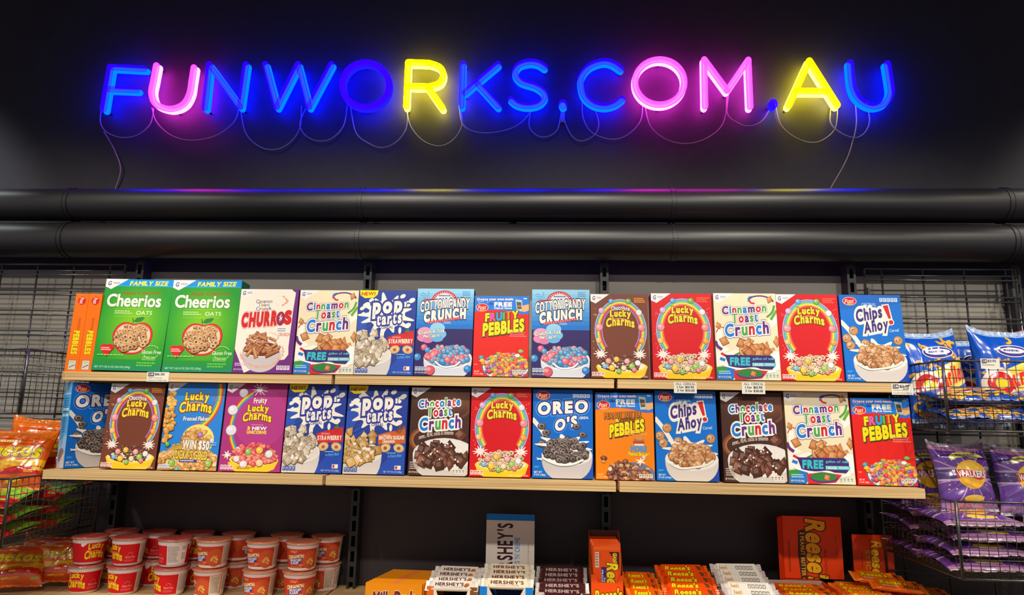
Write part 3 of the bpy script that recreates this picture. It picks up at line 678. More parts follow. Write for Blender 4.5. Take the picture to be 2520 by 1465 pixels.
def pop_art(flav, fcol, sq):
    A = Art(.7, 12 if flav == 'STRAWBERRY' else 13)
    A.rect(0, 0, 100, 100, (38, 62, 150)); A.poly([(0, 30), (30, 22), (0, 66)], (46, 84, 180)); A.poly([(50, 100), (100, 60), (100, 100)], (40, 78, 176))
    for k in range(26): y = A.r.uniform(20, 60); x = A.r.uniform(-5, 20); A.stroke([(x, y), (x + 20, y - 9)], .8, (54, 96, 190))
    A.poly([(1, 0), (33, 0), (32, 5), (26, 9), (10, 9.6), (2, 6)], (244, 226, 20)); A.txt('NEW!', 4, 2, 28, 6.4, (190, 50, 30), 4, rise=.5, tg='small_print')
    A.splash(50, 29, 33, 17.5, 13, WHT, .95, 1.5)
    for x, y, r in ((7, 22, 3), (9, 28, 2), (87, 42, 4), (76, 7, 3.4), (92, 12, 4), (86, 18, 2.4), (14, 18, 4.5), (22, 12, 3)): A.ell(x, y, r * 1.5, r * .7, WHT, 14, rot=-.5)
    A.ell(44, 52, 3.4, 7.5, WHT, 14); A.ell(74, 48, 2.6, 4, WHT, 12)
    NB = (48, 54, 150)
    A.txt('pop', 25, 13.5, 76, 33.5, WHT, 5, [(NB, 4)], rise=3, gap=.12); A.txt('!', 79, 13.5, 83, 20, WHT, 5, [(NB, 3)])
    A.txt('tarts', 33, 29, 76, 41, WHT, 4, [(NB, 4)], rise=3.4, gap=.1)
    A.txt('CEREAL', 42, 42.5, 62, 46, NB, 3, rise=.6, tg='small_print')
    A.poly([(54, 56), (68, 53), (84, 51), (98, 48), (99, 65), (55, 67)], fcol); A.lines(62, 55.2, 78, 57.2, 1, light(fcol, .5), .9)
    if flav == 'STRAWBERRY': A.txt(flav, 56, 58, 97, 63.4, WHT, 4, rise=.6, tg='title_lettering'); A.circ(87, 51, 5, (190, 44, 44)); A.poly([(83, 48), (88, 46), (92, 48.5), (87, 50)], (60, 130, 60))
    else:
        A.txt('BROWN SUGAR', 56, 56.6, 97, 61.2, WHT, 4, rise=.6, tg='title_lettering'); A.txt('CINNAMON', 62, 61.8, 82, 65, WHT, 4, rise=.3, tg='title_lettering')
        A.stroke([(84, 53), (91, 45)], 3.4, (126, 70, 40)); A.stroke([(88, 54), (97, 46)], 3.4, (146, 84, 48))
    for x in (67, 89): A.ell(x, 70.5, 9, 4.8, (214, 176, 120), 16, rot=.3 if x > 70 else -.3); A.ell(x, 70.2, 7, 3.2, (232, 200, 150), 14); A.ell(x, 70.8, 3.2, 2, (190, 96, 60) if flav == 'STRAWBERRY' else (150, 98, 50), 12)
    A.lines(70, 75.5, 88, 77, 1, (120, 190, 230), .8); A.txt('In Every Bite!', 72, 77.5, 94, 81.5, (110, 190, 235), 1, rise=1.2, shear=.05, tg='small_print')
    A.bowl(26, 77, 36, 112, (214, 208, 206), (230, 222, 210), .5)
    A.heap(22, 73, 32, 15, 58, 'sq', sq, 8.2, 1.55)
    for k in range(12): A.ell(A.r.uniform(8, 50), A.r.uniform(60, 88), 2.8, 1.6, (246, 236, 226), 10, rot=A.r.random() * 3)
    A.badges(2, 93, 24, 97.5, 4, (52, 78, 170), (190, 200, 230)); A.rect(84, 90, 94, 94.4, (244, 236, 230), 'small_print'); A.rect(85, 90.6, 88.4, 93.8, (200, 60, 40), 'small_print'); A.txt('NET WT 11.2 OZ (318g)', 66, 96, 96, 98.4, (190, 200, 235), 1, tg='small_print')
    return A
def art_cotton():
    A = Art(.655, 15)
    A.rect(0, 0, 100, 100, (46, 34, 96))
    for i in range(9): A.rect(0, i * 5.2, 100, i * 5.2 + 5.3, tuple(int(a + (b - a) * i / 9) for a, b in zip((150, 206, 234), (14, 104, 196))))
    for k in range(8): A.stroke([(A.r.uniform(0, 20), A.r.uniform(3, 14)), (A.r.uniform(0, 24), A.r.uniform(3, 14))], .9, (100, 160, 205))
    A.lines(80, 3, 97, 9, 3, (70, 130, 190))
    A.band(48, 15, 23, 13, 6, (196, 48, 60), 0, 180); A.ell(48, 14, 17, 9, (214, 222, 232)); A.rect(12, 12.2, 88, 15.6, (196, 48, 60)); A.rect(30, 12, 66, 15.8, (214, 222, 232))
    for k in range(15): t = R(8 + 164 * k / 14); A.circ(48 + 20 * math.cos(t), 15 - 11 * math.sin(t), .9, WHT, 8)
    for k in range(8): A.circ(14 + 1.9 * k, 13.9, .6, WHT, 6); A.circ(69 + 2.4 * k, 13.9, .6, WHT, 6)
    A.lines(38, 7.5, 60, 9, 1, (80, 60, 120), .9)
    D = (38, 34, 84)
    A.txt('COTTON CANDY', 6, 13, 93, 26, WHT, 4, [(D, 3)], rise=5, arc=1.2, gap=.08); A.txt('CRUNCH', 13, 24.5, 87, 38, WHT, 6, [(D, 3)], rise=5, arc=1, gap=.12)
    A.stroke([(20, 40), (45, 37.5), (78, 34)], 4, (200, 60, 70)); 
    for k in range(14): A.circ(22 + k * 4, 39.8 - k * .42, .8, WHT, 6)
    A.lines(48, 38.5, 64, 41.5, 2, (180, 200, 230))
    for x, y, rx, ry, c in ((16, 51, 13, 6, (232, 160, 190)), (14, 57, 11, 5, (222, 140, 178)), (22, 60, 9, 3.4, (214, 126, 170)), (38, 46, 13, 6.4, (150, 206, 236)), (40, 53, 14, 6, (128, 190, 230)), (38, 58, 11, 4, (110, 176, 222))): A.ell(x, y, rx, ry, c)
    A.txt('Crunch-A-Tize', 6, 47.5, 50, 52.5, WHT, 4, [(D, 2)], rise=3, tg='title_lettering'); A.txt("Me Cap'n!", 14, 53, 42, 57.8, WHT, 4, [(D, 2)], rise=1.6, tg='title_lettering')
    A.bowl(58, 80, 42, 106, (214, 216, 226), (170, 180, 200), .45)
    A.heap(58, 78, 38, 9, 80, 'blob', [(226, 110, 128), (70, 140, 190), (214, 92, 116), (96, 160, 200), (236, 140, 150)], 4.2, 1.4); A.stroke(smooth([(36, 84), (50, 90), (70, 89), (80, 84)], 5), 3, (236, 240, 246))
    for x, y, r, c in ((5, 79, 6, (60, 140, 200)), (16, 68, 5.4, (220, 96, 124)), (22, 71, 4.6, (72, 150, 205)), (28, 94, 8, (214, 90, 106)), (93, 92, 6, (44, 130, 205)), (50, 84, 6, (52, 136, 196)), (58, 82, 5.5, (224, 110, 130))): A.piece(x, y, r, 'blob', c)
    A.badges(2, 90, 23, 94.6, 4, (206, 212, 226), (80, 90, 130)); A.txt('NET WT 11.4 OZ (323g)', 2, 96, 22, 98.2, WHT, 1, tg='small_print')
    return A
def game_band(A):
    A.poly([(0, 0), (100, 0), (100, 22), (84, 22.5), (60, 18.5), (30, 17.5), (0, 20)], (26, 122, 214)); A.stroke(smooth([(0, 20), (30, 17.5), (60, 18.5), (84, 22.5), (100, 22)], 5), 1.4, (120, 90, 180))
    A.txt('Create your own music', 4, 2.4, 71, 6.4, WHT, 4, [((190, 80, 190), 2)], rise=.6, tg='small_print'); A.txt('FREE', 36, 7.6, 69, 13.4, WHT, 5, tg='title_lettering'); A.txt('Digital Game', 36, 14, 69, 17, WHT, 4, tg='small_print')
    A.rect(27, 9, 34, 11, (20, 70, 150), 'small_print'); post_logo(A, 14, 14.6)
    A.poly([(75, 4), (87, 5), (89, 19), (78, 19.5)], (190, 200, 196)); A.poly([(77, 7), (85.5, 7.6), (87, 16), (79, 16.6)], (70, 90, 90)); A.rect(79.5, 11.5, 86, 13.6, (200, 110, 60)); A.poly([(88, 12), (100, 10), (100, 18), (92, 20), (86, 19)], (226, 176, 130)); A.rect(90, 2.4, 96, 3.6, WHT, 'small_print')
    for k in range(12): A.circ(A.r.uniform(3, 26), A.r.uniform(6, 9), .7, A.r.choice([(230, 80, 160), (110, 200, 250), WHT]), 6)
def pebble_title(A, t, x0, y0, x1, y1, cols, rise, wt=5): 
    A.txt(t, x0 + 1, y0 + .6, x1 + 1, y1 + .8, (110, 70, 20), wt, [((60, 50, 30), 2)], rise=rise, gap=.05); A.txt(t, x0, y0, x1, y1, cols[0], wt, [((90, 70, 20), 2)], rise=rise, cols=cols, gap=.05)
def art_fruity():
    A = Art(.68, 18)
    A.rect(0, 0, 100, 100, (218, 34, 26)); game_band(A)
    Y = (246, 222, 20)
    pebble_title(A, 'FRUiTY', 20, 20, 81, 31, [Y, (226, 90, 160), (40, 160, 220), (90, 190, 70), (240, 140, 30), Y], 4); pebble_title(A, 'PEBBLES', 16, 31, 92, 48, [Y], 7)
    A.lines(66, 45, 97, 52, 3, (240, 130, 120)); A.ell(60, 88, 44, 17, (96, 100, 160)); A.ell(60, 88, 42, 16, (224, 224, 224))
    A.heap(58, 86, 40, 15, 190, 'flake', [(232, 110, 40), (240, 190, 40), (120, 180, 60), (220, 60, 60), (236, 140, 60), (150, 90, 160), (244, 170, 60)], 4.3)
    for x, y, c in ((15, 77, (60, 160, 180)), (17, 81, (244, 190, 50)), (86, 69, (130, 190, 90)), (80, 74, (240, 240, 236)), (25, 83, (240, 170, 150))): A.piece(x, y, 5, 'flake', c)
    A.lines(3, 85, 9, 87, 1, (250, 170, 150)); A.txt('NET WT', 3, 93, 12, 95, WHT, 1, tg='small_print'); A.txt('11 OZ (311g)', 3, 96, 19, 98, WHT, 1, tg='small_print'); A.badges(72, 92, 96, 97, 4, (226, 222, 214), (120, 120, 120))
    return A
def art_pbpebbles():
    A = Art(.68, 19)
    A.rect(0, 0, 100, 100, (238, 132, 12)); game_band(A)
    pebble_title(A, 'PEANUT BUTTER', 15, 22.5, 79, 29.5, [(206, 118, 44)], 3, 4); pebble_title(A, '&', 34, 30.5, 41, 34.5, [(246, 214, 30)], 0, 4); pebble_title(A, 'COCOA', 42, 29, 69, 34.5, [(140, 76, 36)], 1.5, 4); pebble_title(A, 'PEBBLES', 24, 33.5, 84, 49, [(246, 224, 24)], 8)
    A.lines(48, 44, 94, 50, 3, (250, 176, 70)); A.ell(74, 55, 9, 3, (190, 110, 60)); A.ell(75, 52.4, 7, 2.6, (214, 140, 84)); A.poly([(64, 56), (84, 56), (83, 60), (65, 60)], (170, 80, 50)); A.poly([(66, 59), (83, 59), (82, 61), (67, 61)], (240, 230, 220))
    A.txt('MORE', 60, 61.5, 87, 68, (70, 160, 226), 5, [((30, 60, 120), 1)], tg='title_lettering'); A.txt('Peanut Butter!', 56, 68, 91, 73, (248, 226, 60), 4, [((110, 70, 20), 2)], rise=-.6, tg='title_lettering')
    A.ell(62, 95, 40, 15, (110, 120, 150)); A.heap(56, 93, 36, 14, 120, 'flake', [(132, 72, 44), (156, 92, 56), (112, 56, 36), (206, 164, 110), (90, 44, 30)], 4.6)
    A.piece(14, 76, 6, 'flake', (110, 60, 36)); A.piece(13, 80, 4, 'flake', (206, 140, 50)); A.piece(82, 74, 5, 'flake', (226, 196, 150)); A.splash(76, 79, 7, 4, 6, WHT, .5, 1.2); A.piece(24, 88, 3.4, 'blob', (246, 220, 190))
    A.txt('NET WT', 3, 93.5, 12, 95.4, (250, 220, 170), 1, tg='small_print'); A.txt('11 OZ (311g)', 3, 96.4, 19, 98.2, (250, 220, 170), 1, tg='small_print'); A.badges(73, 93, 97, 97.6, 4, (240, 230, 214), (120, 100, 80))
    return A
RBW = [(196, 60, 60), (236, 140, 40), (246, 220, 50), (110, 180, 90), (70, 150, 200), (130, 90, 170)]
def lucky_title(A, x0, y0, x1, y1, pre=None):
    h = y1 - y0; Y = (250, 220, 60)
    if pre: A.txt(pre, x0 + (x1 - x0) * .18, y0 - h * .2, x1 - (x1 - x0) * .16, y0 + h * .04, WHT, 3, [((60, 40, 30), 2)], arc=1, tg='title_lettering')
    o = [((120, 60, 20), 3)]
    A.txt('Lucky', x0 + (x1 - x0) * .14, y0, x1 - (x1 - x0) * .12, y0 + h * .5, Y, 5, o, arc=.8, gap=.08); A.txt('Charms', x0, y0 + h * .47, x1, y0 + h * .96, Y, 4, o, arc=3, gap=.08)
    A.stroke(smooth([(x0 + (x1 - x0) * .3, y0 + h * .49), (x0 + (x1 - x0) * .5, y0 + h * .44), (x0 + (x1 - x0) * .72, y0 + h * .5)], 5), 1.2, (240, 180, 120))
def charms(A, pts):
    for x, y, k, c in pts: A.piece(x, y, k, 'blob', c)
def art_lucky(brown=False):
    A = Art(.69, 21 + brown)
    bg = (118, 62, 44) if brown else (206, 16, 28)
    A.rect(0, 0, 100, 100, bg); corner_flag(A)
    A.lines(76, 4.5, 97, 11, 3, (230, 150, 40) if brown else (232, 110, 80))
    A.band(52, 44, 45, 38, 1.4, (190, 180, 220), -42, 222, 60)
    cs = [(110, 150, 200), (120, 180, 110), (246, 226, 80), (240, 160, 50), (214, 70, 60), (140, 80, 160)] if brown else [(110, 150, 200), (110, 190, 180), (130, 190, 110), (250, 230, 90), (240, 160, 60), (230, 90, 80)]
    for i, c in enumerate(cs): A.band(52, 44, 43.6 - i * 1.9, 37 - i * 1.3, 2.0, c, -42, 222, 60)
    if brown: A.band(52, 44, 32.2, 29, .7, (214, 190, 220), -42, 222, 60)
    lucky_title(A, 27, 19.5 if brown else 15.5, 76, 42 if brown else 38, 'Chocolate' if brown else None)
    charms(A, [(36, 8.5, 4.2, (90, 170, 220)), (66, 8.5, 4.6, (110, 180, 80)), (19, 20, 5, (210, 170, 210)), (84, 22, 5, (226, 226, 230)), (15, 40, 6, (236, 150, 160)), (88, 40, 6, (236, 140, 140)), (14, 56, 4.6, (244, 190, 120)), (88, 56, 4.8, (240, 160, 60))])
    for x in (17, 84): A.splash(x, 72, 10, 5.4, 11, (248, 236, 228), .6, 1.25)
    for k in range(26): A.circ(A.r.choice([A.r.uniform(4, 14), A.r.uniform(88, 97)]), A.r.uniform(16, 66), .6, (250, 230, 220), 5)
    A.poly([(10, 88), (96, 88), (92, 96), (84, 100), (24, 100), (14, 96)], (246, 200, 40)); A.ell(53, 87, 44, 7.5, (250, 214, 70)); A.ell(53, 86, 40, 6.2, (246, 236, 214))
    base = [(116, 66, 44), (96, 52, 36), (136, 84, 58), (84, 44, 32)] if brown else [(222, 190, 150), (236, 212, 176), (206, 170, 128), (228, 200, 164)]
    A.heap(52, 83, 37, 8.5, 110, 'ring' if not brown else 'bar', base, 3.6 if not brown else 2.4, 1.3)
    charms(A, [(30, 80, 4.6, (240, 160, 150)), (44, 78, 4.6, (240, 190, 70)), (62, 80, 4.6, (236, 170, 170)), (70, 86, 5, (150, 200, 80)), (36, 88, 5, (246, 200, 60)), (56, 88, 4.4, (240, 220, 170)), (80, 82, 4.6, (236, 236, 240)), (24, 86, 4, (130, 190, 220)), (74, 90, 4, (226, 130, 140)), (48, 92, 4, (140, 190, 90))])
    A.badges(2, 93, 24, 97.8, 4, (246, 226, 216), (170, 70, 60)); A.txt('NET WT 10.5 OZ (297g)', 66, 97, 96, 99, (250, 226, 200), 1, tg='small_print')
    return A
def art_frosted():
    A = Art(.7, 24)
    A.rect(0, 0, 100, 100, (46, 132, 216))
    corner_flag(A)
    for i, c in enumerate(RBW): A.band(44, 12, 53 - i * 2.2, 46 - i * 1.6, 2.3, c, -78, 16, 30)
    A.heap(8, 40, 9, 30, 70, 'flake', [(226, 166, 70), (240, 190, 90), (204, 136, 52)], 4.4)
    lucky_title(A, 24, 11, 80, 37); A.txt('Frosted Flakes', 33, 39, 77, 44, WHT, 4, [((50, 60, 140), 2)], rise=.4, tg='title_lettering')
    A.ell(62, 66, 28, 18, (252, 226, 120)); A.heap(60, 66, 23, 13, 80, 'flake', [(214, 156, 80), (232, 180, 104), (190, 126, 58)], 5); A.poly([(0, 86), (20, 74), (50, 70), (80, 76), (100, 88), (100, 100), (0, 100)], (206, 150, 84))
    A.heap(50, 88, 52, 12, 190, 'flake', [(222, 166, 92), (236, 188, 118), (200, 138, 70), (244, 206, 144)], 5)
    charms(A, [(12, 71, 4, (90, 170, 90)), (66, 60, 4, (170, 120, 190)), (87, 66, 3.6, (220, 220, 230)), (24, 92, 5.5, (130, 190, 80)), (86, 92, 5.5, (150, 190, 80)), (34, 99, 4, (80, 170, 180))])
    A.txt('YOU COULD', 21, 70, 37, 77, (250, 214, 70), 3, [((60, 40, 30), 2)], rise=2, tg='title_lettering'); A.txt('WIN $50', 38, 66, 84, 78, WHT, 5, [((50, 50, 80), 1)], rise=-1.5, tg='title_lettering'); A.txt("LUCKY'S GOLD", 25, 77.5, 83, 88, (250, 214, 70), 4, [((60, 40, 60), 2)], rise=-1, tg='title_lettering'); A.rect(36, 88, 66, 91, (60, 70, 150), 'small_print'); A.lines(38, 88.8, 64, 90.6, 1, WHT)
    A.lines(78, 17, 95, 21.5, 3, (110, 140, 180)); A.lines(84, 68, 98, 73, 2, (150, 200, 240)); A.badges(2, 93.5, 22, 98, 4, (220, 228, 240), (90, 130, 190))
    return A
def art_fruitylucky():
    A = Art(.7, 26)
    A.rect(0, 0, 100, 100, (168, 52, 122)); A.ell(60, 40, 44, 34, (178, 60, 134)); corner_flag(A, 30)
    A.splash(54, 7, 9, 5, 11, (250, 226, 240), .3, 1.6); A.ell(54, 7, 4.6, 3, (255, 248, 250))
    for i, c in enumerate(RBW): A.band(62, 50, 53 - i * 1.5, 44 - i * 1.1, 1.6, c, 112, 240, 30)
    for x, y, k in ((28, 11, 7), (13, 31, 8), (14, 54, 8.5), (30, 78, 8)): A.piece(x, y, k, 'blob', (230, 220, 232))
    A.poly([(46, 17), (68, 16), (65, 25), (49, 25)], (196, 74, 140)); A.txt('Fruity', 46, 16.5, 68, 24.5, WHT, 4, [((150, 40, 90), 2)], cols=[(250, 210, 220), WHT, (210, 230, 250), WHT, (250, 240, 190), WHT], rise=1, tg='title_lettering')
    lucky_title(A, 31, 25, 78, 46); A.txt('3 NEW', 40, 49.5, 72, 53.5, WHT, 5, cols=[(250, 220, 70), WHT, WHT, WHT], tg='title_lettering'); A.txt('UNICORNS', 40, 54, 72, 58, (250, 220, 80), 5, [((120, 40, 80), 1)], tg='title_lettering'); A.rect(46, 47.4, 66, 47.8, (240, 200, 220), 'small_print')
    A.poly([(14, 90), (96, 88), (90, 97), (80, 100), (28, 100), (18, 96)], (244, 200, 50)); A.ell(56, 87, 40, 7.6, (248, 214, 80)); A.heap(56, 82, 37, 10, 120, 'flake', [(226, 90, 90), (236, 120, 110), (206, 70, 80), (240, 150, 130)], 4.4, 1.3)
    charms(A, [(46, 78, 5, (150, 190, 90)), (64, 76, 5.6, (248, 190, 60)), (80, 80, 6, (226, 230, 220)), (40, 92, 6, (230, 220, 232)), (28, 86, 5, (240, 220, 226)), (66, 90, 5.6, (236, 200, 160))])
    A.splash(12, 82, 7, 4, 7, WHT, .5, 1.2); A.badges(3, 93, 24, 98, 4, (240, 214, 226), (150, 70, 110)); A.lines(30, 94.5, 58, 97.5, 2, (200, 150, 40))
    return A
def art_chips():
    A = Art(.7, 28)
    A.rect(0, 0, 100, 100, (8, 112, 204)); A.poly([(60, 100), (100, 70), (100, 100)], (30, 70, 168)); A.poly([(0, 0), (100, 0), (100, 10), (0, 18)], (14, 100, 190))
    post_logo(A, 17, 7.5); A.badges(66, 3.6, 96, 8, 5, (220, 230, 240), (70, 120, 190)); A.txt('ORIGINAL', 36, 9.5, 60, 13.4, (180, 210, 240), 0, rise=.5, tg='small_print')
    N = (66, 46, 126); o = [(WHT, 3)]
    A.txt('Chips', 25, 14.5, 68, 34, N, 4, [(WHT, 6)], rise=6, gap=.07); A.poly([(62, 15), (74, 13.5), (78, 36), (60, 42), (44, 40)], WHT); A.txt('Ahoy', 36, 29, 76, 47, N, 4, [(WHT, 6)], rise=6, gap=.07); A.txt('Chips', 25, 14.5, 68, 34, N, 4, rise=6, gap=.07)
    A.poly([(68, 11.5), (80, 10.5), (84, 29), (76, 30)], WHT); A.poly([(70, 12.8), (78.6, 11.8), (81.6, 27.6), (77.6, 28)], (206, 34, 40)); A.circ(81, 32, 5, WHT); A.circ(81, 32, 3.6, (206, 34, 40)); A.txt('Cereal', 77, 39.5, 92, 43, (190, 216, 240), 2, rise=1, tg='small_print')
    A.stroke(smooth([(-1, 31), (12, 42), (24, 55), (36, 70)], 6), [7] * 19, (244, 236, 222))
    for x, y in ((19, 42), (7, 51), (12, 59), (36, 57), (89, 53)): A.piece(x, y, 7, 'blob', (200, 146, 96)); [A.circ(x + A.r.uniform(-3, 3), y + A.r.uniform(-1.6, 1.6), .9, (90, 56, 36), 6) for _ in range(4)]
    A.splash(56, 66, 34, 12, 9, (246, 240, 230), .7, 1.3); A.bowl(57, 76, 43, 104, (216, 208, 202), (244, 238, 226), .42)
    A.heap(56, 72, 34, 11, 95, 'blob', [(196, 136, 84), (210, 156, 104), (176, 114, 66), (224, 176, 126)], 5, 1.25)
    for k in range(26): A.circ(A.r.uniform(26, 86), A.r.uniform(62, 82), .9, (90, 54, 34), 6)
    A.stroke(smooth([(20, 80), (36, 86), (60, 85), (80, 82), (92, 77)], 5), 3, (246, 240, 230)); A.lines(3, 88, 12, 90, 2, (90, 190, 240)); A.txt('NET WT', 3, 92.6, 14, 94.8, WHT, 2, tg='small_print'); A.txt('12 OZ (340g)', 3, 95.6, 23, 97.8, WHT, 2, tg='small_print')
    return A
def art_oreo():
    A = Art(.7, 30)
    A.rect(0, 0, 100, 100, (10, 104, 196)); A.poly([(60, 100), (100, 80), (100, 100)], (30, 80, 176))
    post_logo(A, 17, 7); A.badges(67, 5, 96, 9, 5, (226, 232, 240), (70, 110, 180))
    A.txt('OREO', 8, 13, 92, 28, WHT, 5, [((80, 170, 240), 5), ((40, 120, 210), 4), ((52, 50, 140), 3)], rise=4, gap=.14)
    A.txt("O'S", 37, 31.5, 74, 45.5, WHT, 5, [((80, 170, 240), 5), ((40, 120, 210), 4), ((52, 50, 140), 3)], rise=6, gap=.12); A.txt('CEREAL', 77, 30.5, 93, 33.4, WHT, 3, rise=.8, tg='small_print')
    A.stroke(smooth([(-1, 34), (12, 44), (24, 56), (34, 68)], 6), 7, (240, 234, 224))
    for x, y in ((15, 42), (23, 49), (20, 54), (15, 62), (73, 42), (83, 51)): A.piece(x, y, 6.5, 'ring', (98, 84, 78))
    A.splash(55, 64, 36, 11, 9, (246, 242, 236), .7, 1.35); A.bowl(57, 74, 42, 104, (200, 194, 194), (244, 240, 232), .42)
    A.heap(56, 70, 35, 11.5, 100, 'ring', [(92, 76, 70), (112, 94, 86), (76, 62, 58), (126, 108, 100)], 5, 1.3)
    A.stroke(smooth([(18, 78), (30, 82), (46, 85), (66, 84), (84, 79)], 5), 3.4, (248, 244, 238)); A.splash(12, 79, 7, 1.6, 4, WHT, .5, 1.2); A.lines(3, 87, 12, 89, 2, (90, 190, 240)); A.txt('NET WT', 3, 92.4, 16, 94.8, WHT, 2, tg='small_print'); A.txt('11 OZ (311g)', 3, 95.6, 22, 97.8, WHT, 2, tg='small_print')
    return A
def art_spine():
    A = Art(.19, 33)
    A.rect(0, 0, 100, 100, (244, 116, 10)); A.ell(52, 9.5, 30, 5.4, (206, 40, 36)); A.txt('Post', 36, 5.6, 66, 13.4, WHT, 2, vert=-1, tg='small_print')
    A.txt('PEANUT BUTTER & COCOA', 48, 32, 66, 50, (150, 70, 20), 3, vert=-1, tg='title_lettering'); A.txt('PEBBLES', 26, 48, 74, 78, (246, 224, 24), 5, [((110, 70, 10), 1)], vert=-1, gap=.05)
    A.rect(20, 85, 82, 98, (150, 120, 90), 'small_print'); A.rect(24, 85.8, 78, 97.2, (214, 206, 196), 'small_print'); A.lines(32, 87, 70, 90, 1, (220, 200, 70)); A.stroke([(32, 95), (52, 93), (72, 91.6)], 5, (90, 70, 60), 'small_print')
    return A
def art_blueside():
    A = Art(.2, 35)
    A.rect(0, 0, 100, 100, (86, 176, 232)); A.rect(0, 0, 100, 12, (120, 170, 210)); A.rect(8, 12, 92, 14, (170, 214, 244)); A.lines(12, 18, 90, 60, 16, (40, 110, 180), .5); A.rect(10, 30, 90, 33, (200, 228, 246)); A.rect(10, 37, 90, 40, (200, 228, 246)); A.poly([(0, 70), (100, 60), (100, 100), (0, 100)], (150, 190, 226)); A.ell(50, 86, 40, 9, (130, 110, 116)); A.poly([(20, 96), (90, 80), (90, 100), (20, 100)], (206, 190, 186))
    return A

# ------------------------------------------------------------------ cereal boxes
def carton(w, h, d, body, side=None, top=None, parent=None):
    m = MB(); e = .0012
    m.box(0, w, 0, d, 0, h, 0)
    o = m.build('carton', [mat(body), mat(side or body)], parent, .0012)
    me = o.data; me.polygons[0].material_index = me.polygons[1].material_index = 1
    m = MB(); m.box(.002, w - .002, d * .48, d * .52, h, h + .0006); m.build('top_flap', mat(top or dark(body, .8)), parent)
    return o
DES = {}
def design(key, fn, w, h, d, body, side=None):
    DES[key] = dict(art=fn(), w=w, h=h, d=d, body=body, side=side, proto=None)
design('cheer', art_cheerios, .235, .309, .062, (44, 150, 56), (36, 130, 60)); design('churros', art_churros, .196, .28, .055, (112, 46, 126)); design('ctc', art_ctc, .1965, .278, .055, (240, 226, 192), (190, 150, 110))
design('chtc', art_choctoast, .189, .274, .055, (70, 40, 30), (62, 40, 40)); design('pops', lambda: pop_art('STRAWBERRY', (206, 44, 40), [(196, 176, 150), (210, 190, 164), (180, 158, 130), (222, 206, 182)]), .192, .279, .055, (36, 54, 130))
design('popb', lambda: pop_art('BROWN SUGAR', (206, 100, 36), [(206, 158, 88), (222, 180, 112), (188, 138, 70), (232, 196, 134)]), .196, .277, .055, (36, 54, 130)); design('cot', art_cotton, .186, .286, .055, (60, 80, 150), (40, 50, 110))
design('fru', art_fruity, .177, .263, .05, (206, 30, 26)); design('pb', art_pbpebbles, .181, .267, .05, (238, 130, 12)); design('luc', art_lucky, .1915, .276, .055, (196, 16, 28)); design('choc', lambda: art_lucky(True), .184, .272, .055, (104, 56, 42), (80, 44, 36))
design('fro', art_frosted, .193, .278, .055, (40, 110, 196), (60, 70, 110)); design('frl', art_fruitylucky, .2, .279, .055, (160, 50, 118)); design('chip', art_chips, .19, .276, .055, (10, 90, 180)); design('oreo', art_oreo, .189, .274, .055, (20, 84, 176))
LEAN = 3.3
def cereal_box(key, px0, px1, row, lab, yaw=0, roll=0, X=None, grp=None, dy=0, lean=LEAN):
    D = DES[key]; z, yf = (Z1, Y1) if row == 1 else (Z2, Y2)
    y = -yf + (.006 if row == 1 else .045) + dy
    if X is None: X = (xs(px0, z, y) + xs(px1, z, y)) / 2 - D['w'] / 2
    X = max(X, CURS[row] + .0004) if not yaw else X
    if not yaw: CURS[row] = X + D['w']
    lift = math.sin(R(lean)) * D['d']
    if D['proto'] is None:
        e = empty('cereal_box', lab, 'cereal box', (0, 0, 0), group=None)
        carton(D['w'], D['h'], D['d'], D['body'], D['side'], parent=e)
        w, h = D['w'], D['h']
        press(D['art'], lambda u, v, l: (u * w, -l, h * (1 - v)), e)
        if key == 'oreo':
            d = D['d']; press(art_blueside(), lambda u, v, l: (-l, d * (1 - u), h * (1 - v)), e, names={'picture_print': 'side_print', 'small_print': 'side_print'})
        D['proto'] = e
    else:
        e = copy_tree(D['proto']); e['label'] = lab
    e.matrix_world = Matrix.Translation((X, y, z + lift + .0003)) @ Matrix.Rotation(R(yaw), 4, 'Z') @ Matrix.Rotation(R(-lean), 4, 'X')
    if roll: e.matrix_world = e.matrix_world @ Matrix.Translation((D['w'], 0, 0)) @ Matrix.Rotation(R(roll), 4, 'Y') @ Matrix.Translation((-D['w'], 0, 0))
    e['group'] = 'cereal boxes on the upper oak shelves' if row == 1 else 'cereal boxes on the second oak shelves'
    return e
def xs(px, z, y):
    lo, hi = -3.0, 3.0
    for _ in range(40):
        mid = (lo + hi) / 2; v = Vector((mid, y, z)) - CAMLOC
        if W / 2 + FPX * v.dot(cx_ax) / v.dot(FWD) < px: lo = mid
        else: hi = mid
    return lo
CURS = {1: -9, 2: -9}
# two boxes standing sideways, spines to the front
sp = art_spine()
for i, (X, lab) in enumerate(((-1.357, 'orange box spine at the very end of the upper shelf, beside the wire grid'), (-1.3105, 'orange box spine squeezed against the first tall green box'))):
    e = empty('cereal_box', lab, 'cereal box', (X, -.362, Z1 + .0008), (0, R(1.6), 0), 'cereal boxes on the upper oak shelves')
    w, h, d = .0455, .262, .178
    carton(w, h, d, (238, 110, 10), (240, 130, 12), (226, 90, 20), e)
    press(sp, lambda u, v, l: (u * w, -l, h * (1 - v)), e)
CURS[1] = -1.262
cereal_box('cheer', 219, 395, 1, 'tall green family size box touching the two orange box spines', roll=.75)
cereal_box('cheer', 397.5, 569, 1, 'tall green family size box next to the purple and white churro box')
cereal_box('churros', 570, 717, 1, 'white box with purple border and red churro lettering')
cereal_box('ctc', 720, 869, 1, 'cream box with multicoloured toast lettering between the churro box and a blue splash box')
cereal_box('pops', 869, 1016, 1, 'dark blue box with white splash and red strawberry banner on the upper shelf')
